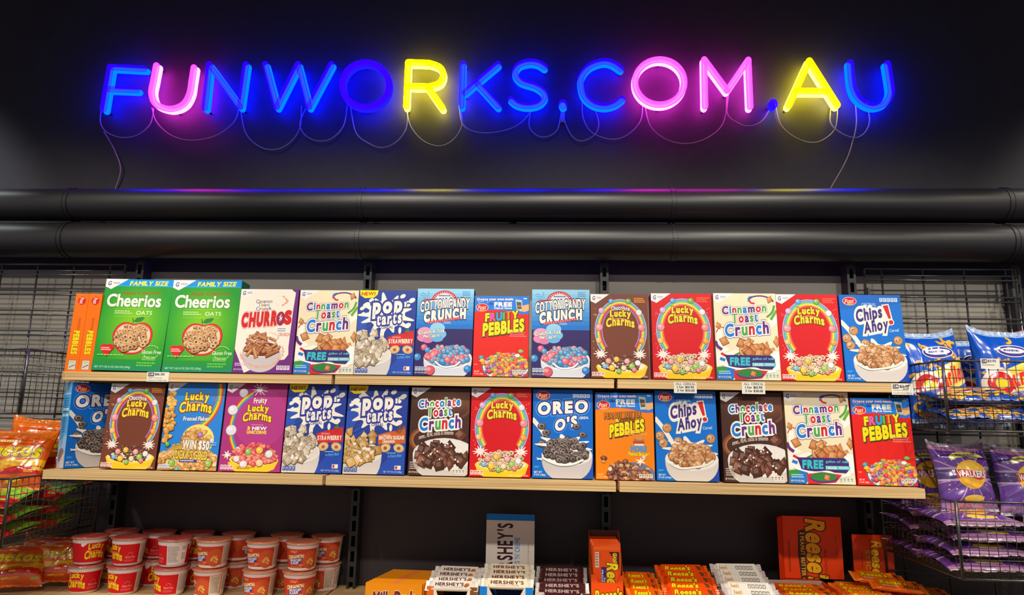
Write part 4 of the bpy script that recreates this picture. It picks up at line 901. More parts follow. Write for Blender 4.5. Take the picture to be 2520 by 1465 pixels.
cereal_box('cot', 1017, 1160, 1, 'blue cotton candy cereal box between the dark blue splash box and the small red box')
cereal_box('fru', 1161.6, 1300, 1, 'short red box of fruity rice flakes between the two cotton candy boxes')
cereal_box('cot', 1307, 1452, 1, 'blue cotton candy cereal box standing against the brown rainbow box')
cereal_box('choc', 1453.7, 1600, 1, 'brown box with rainbow arch on the upper shelf')
cereal_box('luc', 1606, 1761.5, 1, 'red box with rainbow arch on the upper shelf touching the brown rainbow box')
cereal_box('ctc', 1765.6, 1923, 1, 'cream toast cereal box between two red rainbow boxes on the upper shelf')
cereal_box('luc', 1925, 2078, 1, 'red box with rainbow arch on the upper shelf touching the bright blue cookie box')
cereal_box('chip', 2083, 2240, 1, 'bright blue cookie cereal box at the end of the upper shelf by the blue bags')
CURS[2] = -1.25
cereal_box('oreo', 0, 0, 2, 'blue sandwich cookie cereal box turned sideways at the end of the second shelf', yaw=57, X=xs(155.7, Z2, -.372), dy=-.015, lean=2.2)
cereal_box('choc', 242.6, 379.5, 2, 'brown box with rainbow arch on the second shelf beside the turned blue box')
cereal_box('fro', 385.5, 533, 2, 'blue box with golden flakes and a win fifty dollars banner')
cereal_box('frl', 534, 690, 2, 'magenta box with white marshmallows on a rainbow')
cereal_box('pops', 691.4, 838.7, 2, 'dark blue box with white splash and red strawberry banner beside the magenta box')
cereal_box('popb', 840.5, 996, 2, 'dark blue box with white splash and orange brown sugar banner')
cereal_box('chtc', 1000.5, 1152, 2, 'dark brown toast cereal box beside the box with the orange banner')
cereal_box('luc', 1153.6, 1305, 2, 'red box with rainbow arch in the middle of the second shelf')
cereal_box('oreo', 1308, 1461.6, 2, 'blue sandwich cookie cereal box facing forward on the second shelf')
cereal_box('pb', 1465, 1614, 2, 'orange peanut butter flakes box with a blue top band')
cereal_box('chip', 1617.4, 1770.7, 2, 'blue cookie cereal box beside the orange box on the second shelf')
cereal_box('chtc', 1783, 1938, 2, 'dark brown toast cereal box between the blue cookie box and a cream box')
cereal_box('ctc', 1943, 2108, 2, 'cream toast cereal box on the second shelf beside the last red box')
cereal_box('fru', 2111.5, 2261, 2, 'short red box of fruity rice flakes at the end of the second shelf')

# ------------------------------------------------------------------ price tickets on the shelf edge
def ticket(pxl, pxr, pyt, pyb, Y, lab, kind):
    a = at(pxl, pyt, Y); b = at(pxr, pyt, Y); c = at((pxl + pxr) / 2, pyb, Y)
    w = b.x - a.x; h = (a.z + b.z) / 2 - c.z
    e = empty('price_ticket', lab, 'price tag', (a.x, Y, c.z), group='white price tickets')
    m = MB(); n = 6; vs = []
    for i in range(n + 1):
        for zz in (0, h): vs.append((w * i / n, -.0004 - .0012 * math.sin(math.pi * i / n) * (1 if zz == 0 else .3), zz))
    fs = [(2 * i, 2 * i + 2, 2 * i + 3, 2 * i + 1) for i in range(n)]
    m.add(vs + [(x, y + .0003, z) for x, y, z in vs], fs + [tuple(j + 2 * n + 2 for j in reversed(f)) for f in fs]); m.build('paper_slip', mat((240, 236, 222), 'paper'), e)
    A = Art(w / h, 3); K = (110, 104, 104)
    if kind[0] == 'all':
        A.txt('ALL CEREAL', 8, 4, 96, 24, (130, 126, 122), 0, tg='printed_price'); A.txt(kind[1], 14, 34, 88, 56, (70, 66, 66), 2, tg='printed_price'); A.txt(kind[2], 14, 64, 90, 86, (70, 66, 66), 2, tg='printed_price')
    else:
        A.rect(6, 6, 32, 42, (100, 92, 104), 'printed_price'); A.txt('L', 10, 12, 18, 34, (220, 216, 210), 3, tg='printed_price'); A.ell(24, 24, 5, 10, (220, 216, 210), 12, tg='printed_price'); A.txt(kind[1], 36, 10, 80, 36, (90, 84, 84), 1, tg='printed_price')
        if kind[2]: A.txt(kind[2], 7, 52, 70, 66, (120, 116, 112), 0, tg='printed_price')
        if kind[3]: A.txt(kind[3], 5, 76, 92, 92, (120, 116, 112), 0, tg='printed_price')
        if kind[0] == 'cut': A.stroke([(40, 36), (88, 8)], 2.2, (60, 56, 60), 'printed_price'); A.txt('$5.00', 52, 38, 78, 54, (70, 66, 70), 1, tg='printed_price')
    press(A, lambda u, v, l: (u * w, -.0022 - l, h * (1 - v)), e, 'paper')
YS = -Y1 - .0006
ticket(363, 417, 916, 940, YS, 'white price ticket under the tall green boxes', ('p', '$16.50', 'Apple Cinnamon', 'Cheerios Family Size'))
ticket(1658, 1714, 941, 968, YS, 'white offer ticket with curled corner under the red rainbow box', ('all', '1 for $13.95', '2 for $25.00'))
ticket(1825, 1882, 941, 970, YS, 'white offer ticket under the upper cream toast box', ('all', '1 for $13.95', '2 for $28.00'))
ticket(2193, 2246, 945, 972, YS, 'white price ticket with crossed out price at the shelf end', ('cut', '$12.95', 'Damaged Poptarts', 'Cereal Strawberry'))
ticket(2412, 2459, 883, 908, -.4985, 'white price ticket clipped on the basket of blue bags', ('p', '$3.95', 'Curlees', ''))
# ------------------------------------------------------------------ snack bags
def pad(u, v, k=.045):                        # 0 at the seals, 1 across the belly
    s = max(0.0, min(1.0, (v - k) / .26)); e = max(0.0, min(1.0, (1 - k - v) / .26))
    f = math.sin(s * math.pi / 2) ** .75 * math.sin(e * math.pi / 2) ** .75
    return max(0.0, 1 - abs(2 * u - 1) ** 2.6) ** .55 * f
def bag_fn(w, h, t, seed, ear=.018):
    def fn(u, v, l):
        T = pad(u, v); n = noise.noise(Vector((u * 3.2 + seed, v * 4.1, seed * 1.7))) * .30 + noise.noise(Vector((u * 8 + seed, v * 5, 3.3 + seed))) * .13
        edge = 1 - min(1.0, pad(u, v) * 1.2)
        cr_ = .0022 * math.sin(u * 60) * (1 if v < .05 or v > .95 else 0) + .010 * noise.noise(Vector((u * 5, v * 2, seed + 9))) * edge
        x = (u - .5) * w * (1 - .085 * math.sin(math.pi * v)); z = h * (1 - v)
        if v < .35: z += ear * abs(2 * u - 1) ** 3 * (1 - v / .35)
        return (x, -t / 2 * T * (1 + n) - cr_ - l, z)
    return fn
def make_bag(name, lab, cat, w, h, t, art, base, seal, seed, group, back=None):
    e = empty(name, lab, cat, (0, 0, 0), group=group)
    fn = bag_fn(w, h, t, seed); nu, nv = 26, 30; m = MB()
    for side in (1, -1):
        vs = []
        for j in range(nv + 1):
            for i in range(nu + 1):
                v = .045 + .91 * j / nv; x, y, z = fn(i / nu, v, 0 if side > 0 else 0)
                if side < 0: y = -y * .8 + .0006
                vs.append((x, y, z))
        fs = []
        for j in range(nv):
            for i in range(nu):
                q = (j * (nu + 1) + i, (j + 1) * (nu + 1) + i, (j + 1) * (nu + 1) + i + 1, j * (nu + 1) + i + 1)
                fs.append(q if side > 0 else q[::-1])
        m.add(vs, fs, 0 if side > 0 else 1, True)
    m.build('pouch', [mat(base, 'foil'), mat(back or base, 'foil')], e)
    for v0, v1 in ((0, .05), (.95, 1)):
        m = MB(); vs = []
        for v in (v0, (v0 + v1) / 2, v1):
            for i in range(41): x, y, z = fn(i / 40, v, .0003); vs.append((x, y + .0012 * (i % 2), z))
        for v in (v0, (v0 + v1) / 2, v1):
            for i in range(41): x, y, z = fn(i / 40, v, .0003); vs.append((x, y + .0012 * (i % 2) + .0012, z))
        fs = []
        for j in range(2):
            for i in range(40): a = j * 41 + i; fs.append((a, a + 41, a + 42, a + 1)); b = a + 123; fs.append((b + 1, b + 42, b + 41, b))
        m.add(vs, fs, 0, False); m.build('crimped_seal', mat(seal, 'foil'), e)
    if art: press(art, fn, e, 'foil', fine=2.6, eps=9e-5, base=4e-4)
    return e
def curl_art(seed):
    A = Art(.68, seed); B = (16, 84, 196)
    A.rect(0, 5, 100, 95, B); A.rect(0, 5, 100, 7, (150, 180, 220))
    for k in range(34):
        x, y = A.r.uniform(6, 94), A.r.uniform(9, 93); a = A.r.uniform(0, 360); c = A.r.choice([(240, 176, 40), (226, 160, 60), (214, 150, 70)])
        A.band(x, y, 8, 8 * .68, 5.2, dark(c, .6), a, a + 190, 12); A.band(x, y - .3, 7.8, 7.8 * .68, 4.2, c, a + 4, a + 186, 12); A.band(x, y - .5, 7.2, 7.2 * .68, 1.4, light(c, .4), a + 20, a + 160, 10)
    A.poly([(14, 58), (40, 46), (100, 28), (100, 56), (60, 70), (20, 78)], (250, 230, 120)); A.poly([(20, 60), (44, 49), (100, 33), (100, 52), (60, 66), (24, 74)], (250, 216, 70))
    A.ell(27, 62, 25, 17, (250, 240, 214)); A.ell(27, 62, 19, 13, (214, 26, 28)); A.ell(27, 62, 9, 6, (250, 220, 40)); A.poly([(27, 60), (48, 55), (48, 69), (27, 64)], (214, 26, 28)); A.ell(28, 62, 5, 3.4, (250, 220, 40)); A.poly([(28, 59.6), (38, 58), (38, 66), (28, 64.4)], (250, 220, 40))
    A.txt('urlies', 47, 40, 98, 60, (226, 52, 20), 5, [((250, 226, 120), 1)], rise=13, tg='title_lettering')
    for k in range(30):
        x, y = A.r.uniform(5, 95), A.r.uniform(72, 93); a = A.r.uniform(0, 360); c = A.r.choice([(244, 184, 40), (230, 166, 56), (216, 150, 66)])
        A.band(x, y, 8, 8 * .68, 5.2, dark(c, .6), a, a + 190, 12); A.band(x, y - .3, 7.8, 7.8 * .68, 4.2, c, a + 4, a + 186, 12); A.band(x, y - .5, 7.2, 7.2 * .68, 1.4, light(c, .4), a + 20, a + 160, 10)
    A.ell(55, 25, 26, 7, (240, 236, 244)); A.ell(55, 25, 24, 6, (60, 56, 140)); A.ell(55, 24.6, 20, 3.4, (240, 236, 244)); A.lines(40, 23.4, 70, 26, 1, (90, 84, 160), .8)
    return A
def walk_art(seed):
    A = Art(.72, seed); P = (98, 56, 142)
    A.rect(0, 5, 100, 95, P); A.rect(0, 5, 100, 12, (186, 130, 170)); A.rect(0, 36, 100, 52, (66, 40, 100)); A.rect(0, 35, 100, 38, (170, 146, 176)); A.rect(0, 52, 100, 55, (190, 160, 190)); A.rect(0, 86, 100, 95, (180, 130, 170))
    for k in range(16):
        t = 2 * math.pi * k / 16 + .1; A.stroke([(52 + 26 * math.cos(t), 46 + 18 * math.sin(t)), (52 + 58 * math.cos(t), 46 + 42 * math.sin(t))], 2.2, (186, 140, 186) if k % 2 else (130, 84, 160))
    for k in range(26): A.ell(A.r.uniform(8, 92), A.r.uniform(12, 88), 1.5, 1, A.r.choice([(240, 180, 80), (230, 190, 220), (150, 110, 190)]), 8)
    A.poly([(20, 20), (28, 15), (45, 12), (62, 13), (78, 17), (86, 23), (76, 22), (70, 24), (50, 20), (32, 22), (22, 26)], (236, 226, 130)); A.lines(32, 15.6, 70, 18.6, 1, (140, 120, 80), .9)
    A.ell(52, 46, 27, 21, (244, 182, 40)); A.ell(48, 38, 18, 9, (250, 206, 70)); A.poly(smooth([(25.5, 41), (34, 38), (50, 40), (66, 43), (77, 40)], 4) + smooth([(78.6, 50), (66, 54), (50, 50), (36, 49), (26, 52)], 4), (206, 30, 40))
    A.txt('WALKERS', 27, 40.5, 77, 51, (250, 244, 240), 4, [((90, 30, 30), 1)], rise=-1, arc=.6, tg='title_lettering')
    A.ell(50, 80, 20, 5, (236, 200, 70)); A.lines(36, 84, 64, 86, 1, (230, 210, 230))
    return A
def puff_art(seed, word='Cheetos', green=False):
    A = Art(.75, seed); O = (232, 96, 14)
    A.rect(0, 5, 100, 95, O); A.poly([(0, 5), (100, 5), (100, 20), (50, 14), (0, 22)], (240, 120, 20))
    A.poly([(0, 66), (40, 60), (100, 52), (100, 70), (40, 76), (0, 80)], (244, 190, 40)); A.poly([(0, 76), (40, 72), (100, 62), (100, 80), (0, 86)], (200, 30, 26)); A.poly([(0, 84), (100, 76), (100, 95), (0, 95)], (120, 190, 40) if green else (222, 90, 20))
    for k in range(16): x, y = A.r.uniform(5, 95), A.r.uniform(60, 92); A.stroke([(x, y), (x + A.r.uniform(8, 18), y - A.r.uniform(-2, 6))], A.r.uniform(4, 7), A.r.choice([(244, 150, 30), (250, 200, 60), (226, 70, 30), (150, 200, 60)]))
    A.txt(word, 6, 30, 94, 54, (250, 216, 40), 4, [((250, 236, 200), 2), ((60, 40, 20), 1)], rise=5, arc=2, shear=.03, gap=.03); A.txt(word, 6, 30, 94, 54, (250, 216, 40), 3, rise=5, arc=2, shear=.03, gap=.06)
    A.lines(30, 22, 70, 27, 1, (250, 230, 160), .8)
    return A
def hot_art(seed):
    A = Art(.75, seed); A.rect(0, 5, 100, 95, (126, 190, 40)); A.poly([(0, 5), (100, 5), (100, 16), (0, 26)], (206, 60, 30)); A.poly([(0, 80), (100, 70), (100, 95), (0, 95)], (190, 30, 34))
    for k in range(26): x, y = A.r.uniform(5, 92), A.r.uniform(12, 90); A.stroke([(x, y), (x + A.r.uniform(6, 14), y + A.r.uniform(-7, 7))], A.r.uniform(4, 8), A.r.choice([(206, 60, 40), (236, 110, 40), (110, 176, 36), (160, 214, 70)]))
    return A
def put(e, loc, rx=0, ry=0, rz=0, lab=None, sc=(1, 1, 1)):
    e.matrix_world = Matrix.Translation(loc) @ Matrix.Rotation(R(rz), 4, 'Z') @ Matrix.Rotation(R(rx), 4, 'X') @ Matrix.Rotation(R(ry), 4, 'Y') @ Matrix.Diagonal((*sc, 1))
    if lab: e['label'] = lab
    return e
GB, GP, GO = 'blue snack bags in the wire basket', 'purple crisp bags in the wire basket', 'orange snack bags by the cups'
# blue bags
protoB = [make_bag('snack_bag', 'x', 'snack bag', .205, .29, .075, curl_art(50 + k), (16, 84, 196), (170, 190, 220), 5.3 + 3 * k, GB) for k in range(2)]
put(protoB[0], (1.472, -.318, ZC + .0), -10, -2, 5, 'standing blue bag nearest the cereal boxes, red and yellow disc half behind the basket rim')
put(protoB[1], (1.688, -.305, ZC + .008), -9, 3, 4, 'standing blue bag with the white price ticket in front of it')
put(copy_tree(protoB[0]), (1.47, -.2, ZC - .015), -4, 3, -9, 'dark blue bag standing behind the first blue bag near the shelf end')
put(copy_tree(protoB[1]), (1.668, -.175, ZC - .012), -5, -2, 4, 'blue bag standing behind the ticketed blue bag')
lay = 'blue bag lying flat in the basket, '
for i, (X, z, ry, s, t) in enumerate(((1.515, .014, 2, 0, 'bottom layer under the first standing bag'), (1.772, .016, -2, 1, 'bottom layer at the far basket end'), (1.515, .066, -1, 1, 'upper layer pressed against the front mesh'), (1.775, .066, 1, 0, 'upper layer under the ticketed bag'))):
    put(copy_tree(protoB[s]), (X, -.483 + .005 * i, ZC + z), -80, ry, 0, lay + t, (1.25, .62, .5))
# the red bag peeping out behind
rb = make_bag('snack_bag', 'red snack bag tip showing behind the ticketed blue bag', 'snack bag', .17, .24, .06, puff_art(71, 'Hot'), (150, 34, 40), (190, 60, 60), 8.8, GB)
put(rb, (1.845, -.15, ZC + .07), -4, -8, -6)
# purple bags
protoP = [make_bag('snack_bag', 'x', 'snack bag', .185, .2, .07, walk_art(60 + k), (98, 56, 142), (216, 200, 208), 15.3 + 3 * k, GP, (176, 168, 150)) for k in range(2)]
put(protoP[0], (1.492, -.372, ZC - .262), -9, -1, 8, 'standing purple bag with a round yellow and red emblem, first in the basket')
put(protoP[1], (1.672, -.36, ZC - .272), -9, 2, 6, 'standing purple bag with emblem behind the middle of the basket')
put(copy_tree(protoP[0]), (1.83, -.35, ZC - .268), -8, 1, 2, 'standing purple bag at the far end of the lower basket')
put(copy_tree(protoP[1]), (1.478, -.2, ZC - .275), -6, -3, -12, 'purple bag standing deeper in the basket behind the first one')
names = ('bottom', 'second', 'third', 'topmost')
for col, X, tx in ((0, 1.488, 'cereal shelf end'), (1, 1.742, 'far end')):
    for rowi, Yf, ty in ((0, -.482, 'front'), (1, -.29, 'deep')):
        for k in range(4):
            c = copy_tree(protoP[(k + col) % 2])
            put(c, (X + .01 * ((k * 7 + rowi) % 3 - 1), Yf, ZC - .404 + .04 * k + .006 * col), -83, (-1, 1, 1, -1)[k], (0, 3, -2, 1)[(k + rowi) % 4], f'flat purple bag, {names[k]} layer of the {ty} stack at the {tx}', (1.3 if col == 0 else 1.28, .55, .9))
# orange bags by the cups
protoO = make_bag('snack_bag', 'x', 'snack bag', .25, .2, .075, puff_art(80), (232, 96, 14), (240, 130, 40), 25.1, GO)
protoG = make_bag('snack_bag', 'x', 'snack bag', .22, .185, .07, hot_art(81), (126, 190, 40), (206, 70, 40), 29.4, GO, (196, 190, 176))
put(protoO, (-1.515, -.375, ZC - .262), -24, 0, 8, 'standing orange bag with yellow lettering at the front of the basket')
put(copy_tree(protoO), (-1.51, -.235, ZC - .238), -14, 2, 10, 'standing orange bag half hidden behind the front orange bag')
put(copy_tree(protoO), (-1.775, -.36, ZC - .262), -22, -2, 0, 'standing orange bag deeper along the basket edge')
put(protoG, (-1.505, -.475, ZC - .388), -84, 0, 0, 'flat green and red bag, bottom of the front stack in the basket', (1, .58, .96))
put(copy_tree(protoG), (-1.505, -.475, ZC - .345), -82, 2, 2, 'flat green and red bag, middle of the front stack in the basket', (1, .58, .96))
put(copy_tree(protoG), (-1.507, -.47, ZC - .302), -76, -2, -2, 'green and red bag tipped up against the basket mesh', (1, .58, .96))
put(copy_tree(protoG), (-1.505, -.285, ZC - .388), -84, 0, 3, 'flat green and red bag, bottom of the deep stack in the basket', (1, .58, .92))
put(copy_tree(protoG), (-1.503, -.28, ZC - .345), -80, -3, -2, 'flat green and red bag, middle of the deep stack in the basket', (1, .58, .92))
put(copy_tree(protoG), (-1.50, -.275, ZC - .302), -76, 2, 2, 'flat green and red bag, top of the deep stack in the basket', (1, .58, .92))
protoC = make_bag('snack_bag', 'x', 'snack bag', .235, .15, .075, puff_art(83, 'Cheetos'), (222, 88, 14), (226, 110, 30), 33.7, GO)
put(protoC, (-1.57, -.235, Z3 + .02), -38, 0, 20, 'orange bag lying on the lowest shelf beside the red cereal cups')
put(copy_tree(protoC), (-1.475, -.145, Z3 + .02), -22, 3, 18, 'orange bag lying behind another orange bag on the lowest shelf')

# ------------------------------------------------------------------ cereal cups
def red_cup_art():
    A = Art(5.2, 90); D = (200, 18, 30)
    A.rect(0, 13, 100, 95, D); A.rect(0, 0, 100, 13, (222, 208, 208))
    for s0 in (0,):
        Y = (250, 206, 40); A.txt('Lucky', 41, 16, 57, 50, Y, 4, [((120, 50, 20), 1)], arc=6, gap=.04); A.txt('Charms', 38, 48, 59, 86, Y, 4, [((120, 50, 20), 1)], arc=9, gap=.04); A.stroke([(43, 52), (49, 46), (56, 52)], .5, (230, 170, 110))
    A.txt('Gluten Free', 62, 62, 72, 72, (240, 170, 170), 0, tg='small_print'); A.band(67, 64, 3, 16, .25, (236, 150, 150), 20, 160, tg='small_print'); A.lines(61, 78, 72, 88, 2, (226, 110, 110))
    A.rect(76, 13, 90, 95, (226, 216, 212)); A.lines(77, 16, 89, 86, 14, (120, 110, 112), .5); A.rect(90, 13, 97, 95, (236, 228, 224)); A.rect(91, 40, 96, 80, (250, 250, 250)); 
    for k in range(12): A.rect(91.3 + k * .36, 44, 91.3 + k * .36 + A.r.choice([.1, .2]), 76, (60, 60, 90), 'small_print')
    A.lines(91, 18, 96, 34, 4, (110, 100, 130)); A.poly([(0, 13), (6, 13), (1, 36), (0, 36)], (236, 228, 224)); A.poly([(34, 13), (40, 13), (36, 28), (34, 24)], (236, 230, 228))
    return A
def cin_cup_art():
    A = Art(5.2, 91); D = (186, 62, 36)
    A.rect(0, 12, 100, 92, D); A.rect(0, 0, 100, 12, (216, 196, 200)); A.rect(0, 92, 100, 100, (246, 226, 214)); A.ell(66, 60, 9, 38, (196, 84, 50)); A.ell(30, 40, 7, 26, (200, 80, 40))
    A.txt("Kellogg's", 43, 16, 51, 30, (240, 160, 140), 2, rise=2, shear=.05, tg='small_print'); A.txt('CINNAMON', 39, 36, 58, 54, (246, 224, 170), 4, [((70, 30, 30), 1)], rise=9, gap=.04)
    A.poly([(42, 56), (56, 47), (55, 72), (41, 80)], (60, 66, 150)); A.txt('FROSTED', 42.4, 54, 55.4, 64, (240, 240, 250), 4, rise=5, shear=.06); A.txt('FLAKES', 42.6, 65, 52.4, 76, (240, 240, 250), 4, rise=4, shear=.06)
    A.txt('CEREAL', 53, 76, 58, 82, (250, 200, 110), 2, tg='small_print'); A.txt('NET WT 2.1 OZ (60g)', 43, 85, 56, 90, (240, 190, 170), 1, tg='small_print')
    A.rect(74, 14, 86, 92, (220, 206, 190)); A.lines(75, 18, 85, 88, 13, (120, 100, 90), .5); A.heap(66, 66, 4, 16, 16, 'flake', [(226, 156, 70), (240, 180, 90)], 1.1); A.rect(87, 14, 96, 92, (236, 226, 214)); A.lines(88, 20, 95, 80, 8, (110, 90, 90), .5)
    return A
def make_cup(name, lab, art, rim, foil, group):
    e = empty(name, lab, 'cereal cup', (0, 0, 0), group=group)
    r0, r1, h = .043, .0525, .088
    m = MB(); m.lathe([(r0 * .95, 0), (r0, .002), (r1, h - .004), (r1 + .0035, h - .003), (r1 + .0035, h)], 72); m.build('cup', mat(rim, 'plastic'), e)
    m = MB(); n = 40; vs = [(0, 0, h + .0022)]
    for k in range(n):
        t = 2 * math.pi * k / n; vs.append((.047 * math.sin(t), -.047 * math.cos(t), h + .0016 + .0004 * math.sin(5 * t)))
    for k in range(n):
        t = 2 * math.pi * k / n; q = .0585 * (1 + .018 * math.sin(7 * t + 1) + .012 * math.sin(13 * t)) * (1.10 if abs(t - 2.1) < .12 else 1); vs.append((q * math.sin(t), -q * math.cos(t), h + .0003 - .0016 * (math.sin(9 * t) * .4 + .3)))
    for k in range(n):
        t = 2 * math.pi * k / n; vs.append((.0575 * math.sin(t), -.0575 * math.cos(t), h - .0022))
    fs = [(0, 1 + k, 1 + (k + 1) % n) for k in range(n)]
    for j in range(2): a = 1 + j * n; fs += [(a + k, a + n + k, a + n + (k + 1) % n, a + (k + 1) % n) for k in range(n)]
    m.add(vs, fs, 0, True); m.build('foil_lid', mat(foil, 'foil'), e)
    def fn(u, v, l):
        t = (u - .5) * 2 * math.pi; z = .004 + (h - .012) * (1 - v); r = r0 + (r1 - r0) * ((z - .002) / (h - .006)) + l + .0009
        return (r * math.sin(t), -r * math.cos(t), z)
    press(art, fn, e, 'card', fine=1.6, eps=2.5e-5, names={'picture_print': 'label_print', 'title_lettering': 'label_print', 'small_print': 'label_print'})
    return e
CUPG = 'paper cereal cups stacked on the lowest shelf'
cupR = make_cup('cereal_cup', 'x', red_cup_art(), (230, 218, 216), (214, 96, 88), CUPG)
cupC = make_cup('cereal_cup', 'x', cin_cup_art(), (238, 224, 216), (226, 136, 104), CUPG)
CH = .0928
FX = [-1.335, -1.196, -1.035, -.898, -.727, -.590]; BX = [-1.30, -1.163, -1.02, -.868, -.692, -.545]
turn = {(0, 0, 0): 5, (0, 0, 1): 62, (0, 1, 0): -18, (0, 1, 1): -22, (0, 2, 0): -38, (0, 2, 1): -92, (0, 3, 0): -62, (0, 3, 1): -26, (0, 4, 0): -24, (0, 4, 1): -20, (0, 5, 0): 8, (0, 5, 1): -4,
        (1, 0, 0): -10, (1, 0, 1): -36, (1, 1, 0): 50, (1, 1, 1): -44, (1, 2, 0): 60, (1, 2, 1): 8, (1, 3, 0): -30, (1, 3, 1): 80, (1, 4, 0): -46, (1, 4, 1): 70, (1, 5, 0): -70, (1, 5, 1): -14}
ordn = ('first', 'second', 'third'); used = set()
for row in (0, 1):
    for i in range(6):
        for lv in (0, 1):
            red = i < 3; p = cupR if red else cupC
            c = p if red not in used else copy_tree(p); used.add(red)
            place = 'next to the orange bags' if i == 0 else 'second from the orange bags' if i == 1 else 'beside the orange-brown cups' if i == 2 else 'beside the red cups' if i == 3 else 'in the middle of the brown ones' if i == 4 else 'at the caramel box end'
            lab = f"{'upper' if lv else 'lower'} {'red' if red else 'orange-brown'} cereal cup, {'front' if row == 0 else 'back'} row, {place}"
            X = (FX if row == 0 else BX)[i]; Y = -.162 if row == 0 else -.0385
            put(c, (X + (.004 if lv else 0), Y, Z3 + .0004 + CH * lv), 0, 0, turn[(row, i, lv)], lab)

# ------------------------------------------------------------------ sweets on the lowest shelf
def board_tray(name, lab, X0, X1, Yf, Yb, h, col, inner, art=None, notch=.0, lid=None, hf=None, group='open candy cartons on the lowest shelf'):
    """an open carton: floor, two sides, front with a cut-out, back"""
    e = empty(name, lab, 'display carton', (X0, Yf, Z3 + .0005), group=group); w, d, t = X1 - X0, Yb - Yf, .0012; hf = hf or h
    m = MB(); m.box(0, w, 0, d, 0, t); m.build('base', mat(inner), e)
    for x in (0, w - t):
        m = MB(); vs = []
        for xx in (x, x + t): vs += [(xx, t, t), (xx, d, t), (xx, d, h), (xx, d * .42, h), (xx, t, hf)]
        m.add(vs, [(4, 3, 2, 1, 0), (5, 6, 7, 8, 9)] + [(a, (a + 1) % 5, (a + 1) % 5 + 5, a + 5) for a in range(5)], 0)
        m.build('side_panel', mat(col), e)
    m = MB(); m.box(t, w - t, d - t, d, t, h); m.build('back_panel', mat(inner), e)
    m = MB(); prof = [(0, 0), (w, 0), (w, hf), (w * .84, hf), (w * .74, hf - notch), (w * .26, hf - notch), (w * .16, hf), (0, hf)]
    if not notch: prof = [(0, 0), (w, 0), (w, hf), (0, hf)]
    n = len(prof); tri = [tuple(f) for f in tessellate_polygon([[Vector((x, z, 0)) for x, z in prof]])]
    m.add([(x, 0, z) for x, z in prof] + [(x, t, z) for x, z in prof], tri + [tuple(i + n for i in f) for f in tri] + [(i, i + n, (i + 1) % n + n, (i + 1) % n) for i in range(n)]); m.build('front_panel', mat(col), e)
    if art: press(art, lambda u, v, l: (u * w, -l - 1e-4, hf * (1 - v)), e)
    return e
def make_bar(name, lab, cat, L, wd, t, art, col, fin, group):
    e = empty(name, lab, cat, (0, 0, 0), group=group); m = MB(); nx, nc = 22, 16; vs = []
    for i in range(nx + 1):
        u = i / nx; x = (u - .5) * L; f = min(1, min(u, 1 - u) / .09); k = max(.04, math.sin(max(0, (f - .35) / .65) * math.pi / 2) if f > .35 else .04); ww = wd / 2 * (1.0 if f > .5 else 1.06)
        for j in range(nc):
            a = 2 * math.pi * j / nc; c, s_ = math.cos(a), math.sin(a); q = 1 / max(abs(c), abs(s_)) ** .8
            vs.append((x, ww * c * q * .9, t / 2 * s_ * q * k * .95))
    fs = [(i * nc + j, i * nc + (j + 1) % nc, (i + 1) * nc + (j + 1) % nc, (i + 1) * nc + j) for i in range(nx) for j in range(nc)] + [tuple(range(nc))[::-1], tuple(nx * nc + j for j in range(nc))]
    m.add(vs, fs, 0, True); m.build('wrapper', mat(col, 'foil'), e)
    for sx in (-1, 1):
        m = MB(); vs = []
        for i in range(2):
            for j in range(13): vs.append((sx * (L / 2 - .003 + .011 * i + (.002 if j % 2 and i else 0)), wd * 1.04 * (j / 12 - .5), .0006 * (1 if j % 2 else -1)))
        vs += [(x, y, z + .0006) for x, y, z in vs]
        m.add(vs, [(j, j + 13, j + 14, j + 1) for j in range(12)] + [(26 + j + 1, 26 + j + 14, 26 + j + 13, 26 + j) for j in range(12)]); m.build('crimped_end', mat(fin, 'foil'), e)
    press(art, lambda u, v, l: ((u - .5) * L * .84, wd * .84 * (.5 - v), t / 2 * 1.0 + l), e, 'foil', eps=2e-5, base=2e-4)
    return e
def bar_art(word, col, bg, band=None, sub=None, seed=1, extra=None):
    A = Art(4.2, seed); A.rect(0, 0, 100, 100, bg)
    if band: A.rect(0, 0, 100, 16, band); A.rect(0, 84, 100, 100, band)
    A.txt(word, 8, 22, 80 if extra else 92, 66, col, 4, shear=.0, gap=.08)
    if sub: A.txt(sub, 20, 72, 80, 86, light(col, .3), 1, tg='small_print')
    if extra: A.ell(89, 50, 6, 22, extra); A.ell(86, 62, 5, 20, dark(extra, .85))
    A.badges(2, 76, 7, 96, 1, (230, 226, 222), (100, 90, 90))
    return A
def cups_art(bg, word="Reese's", col=(246, 222, 30), seed=1):
    A = Art(2.6, seed); A.rect(0, 0, 100, 100, bg); A.txt(word, 8, 14, 72, 62, col, 4, [((80, 40, 20), 2)], rise=6, shear=.03, gap=.02); A.rect(60, 66, 96, 88, (90, 46, 30)); A.txt('2 CUPS', 63, 70, 92, 85, (246, 200, 40), 2, tg='small_print'); A.poly([(86, 10), (98, 20), (98, 60), (90, 50)], (110, 60, 40)); A.lines(10, 74, 50, 88, 2, (250, 226, 190))
    return A
def row_of(proto, n, X, Y0, Y1b, z0, z1, tilt, labs, jit=.004, first=True, seed=1):
    r = random.Random(seed)
    for k in range(n):
        c = proto if (k == 0 and first) else copy_tree(proto); q = k / max(1, n - 1)
        put(c, (X + r.uniform(-jit, jit), Y0 + (Y1b - Y0) * q, z0 + (z1 - z0) * q), tilt + r.uniform(-3, 3), r.uniform(-1.2, 1.2), r.uniform(-1.5, 1.5), labs(k))
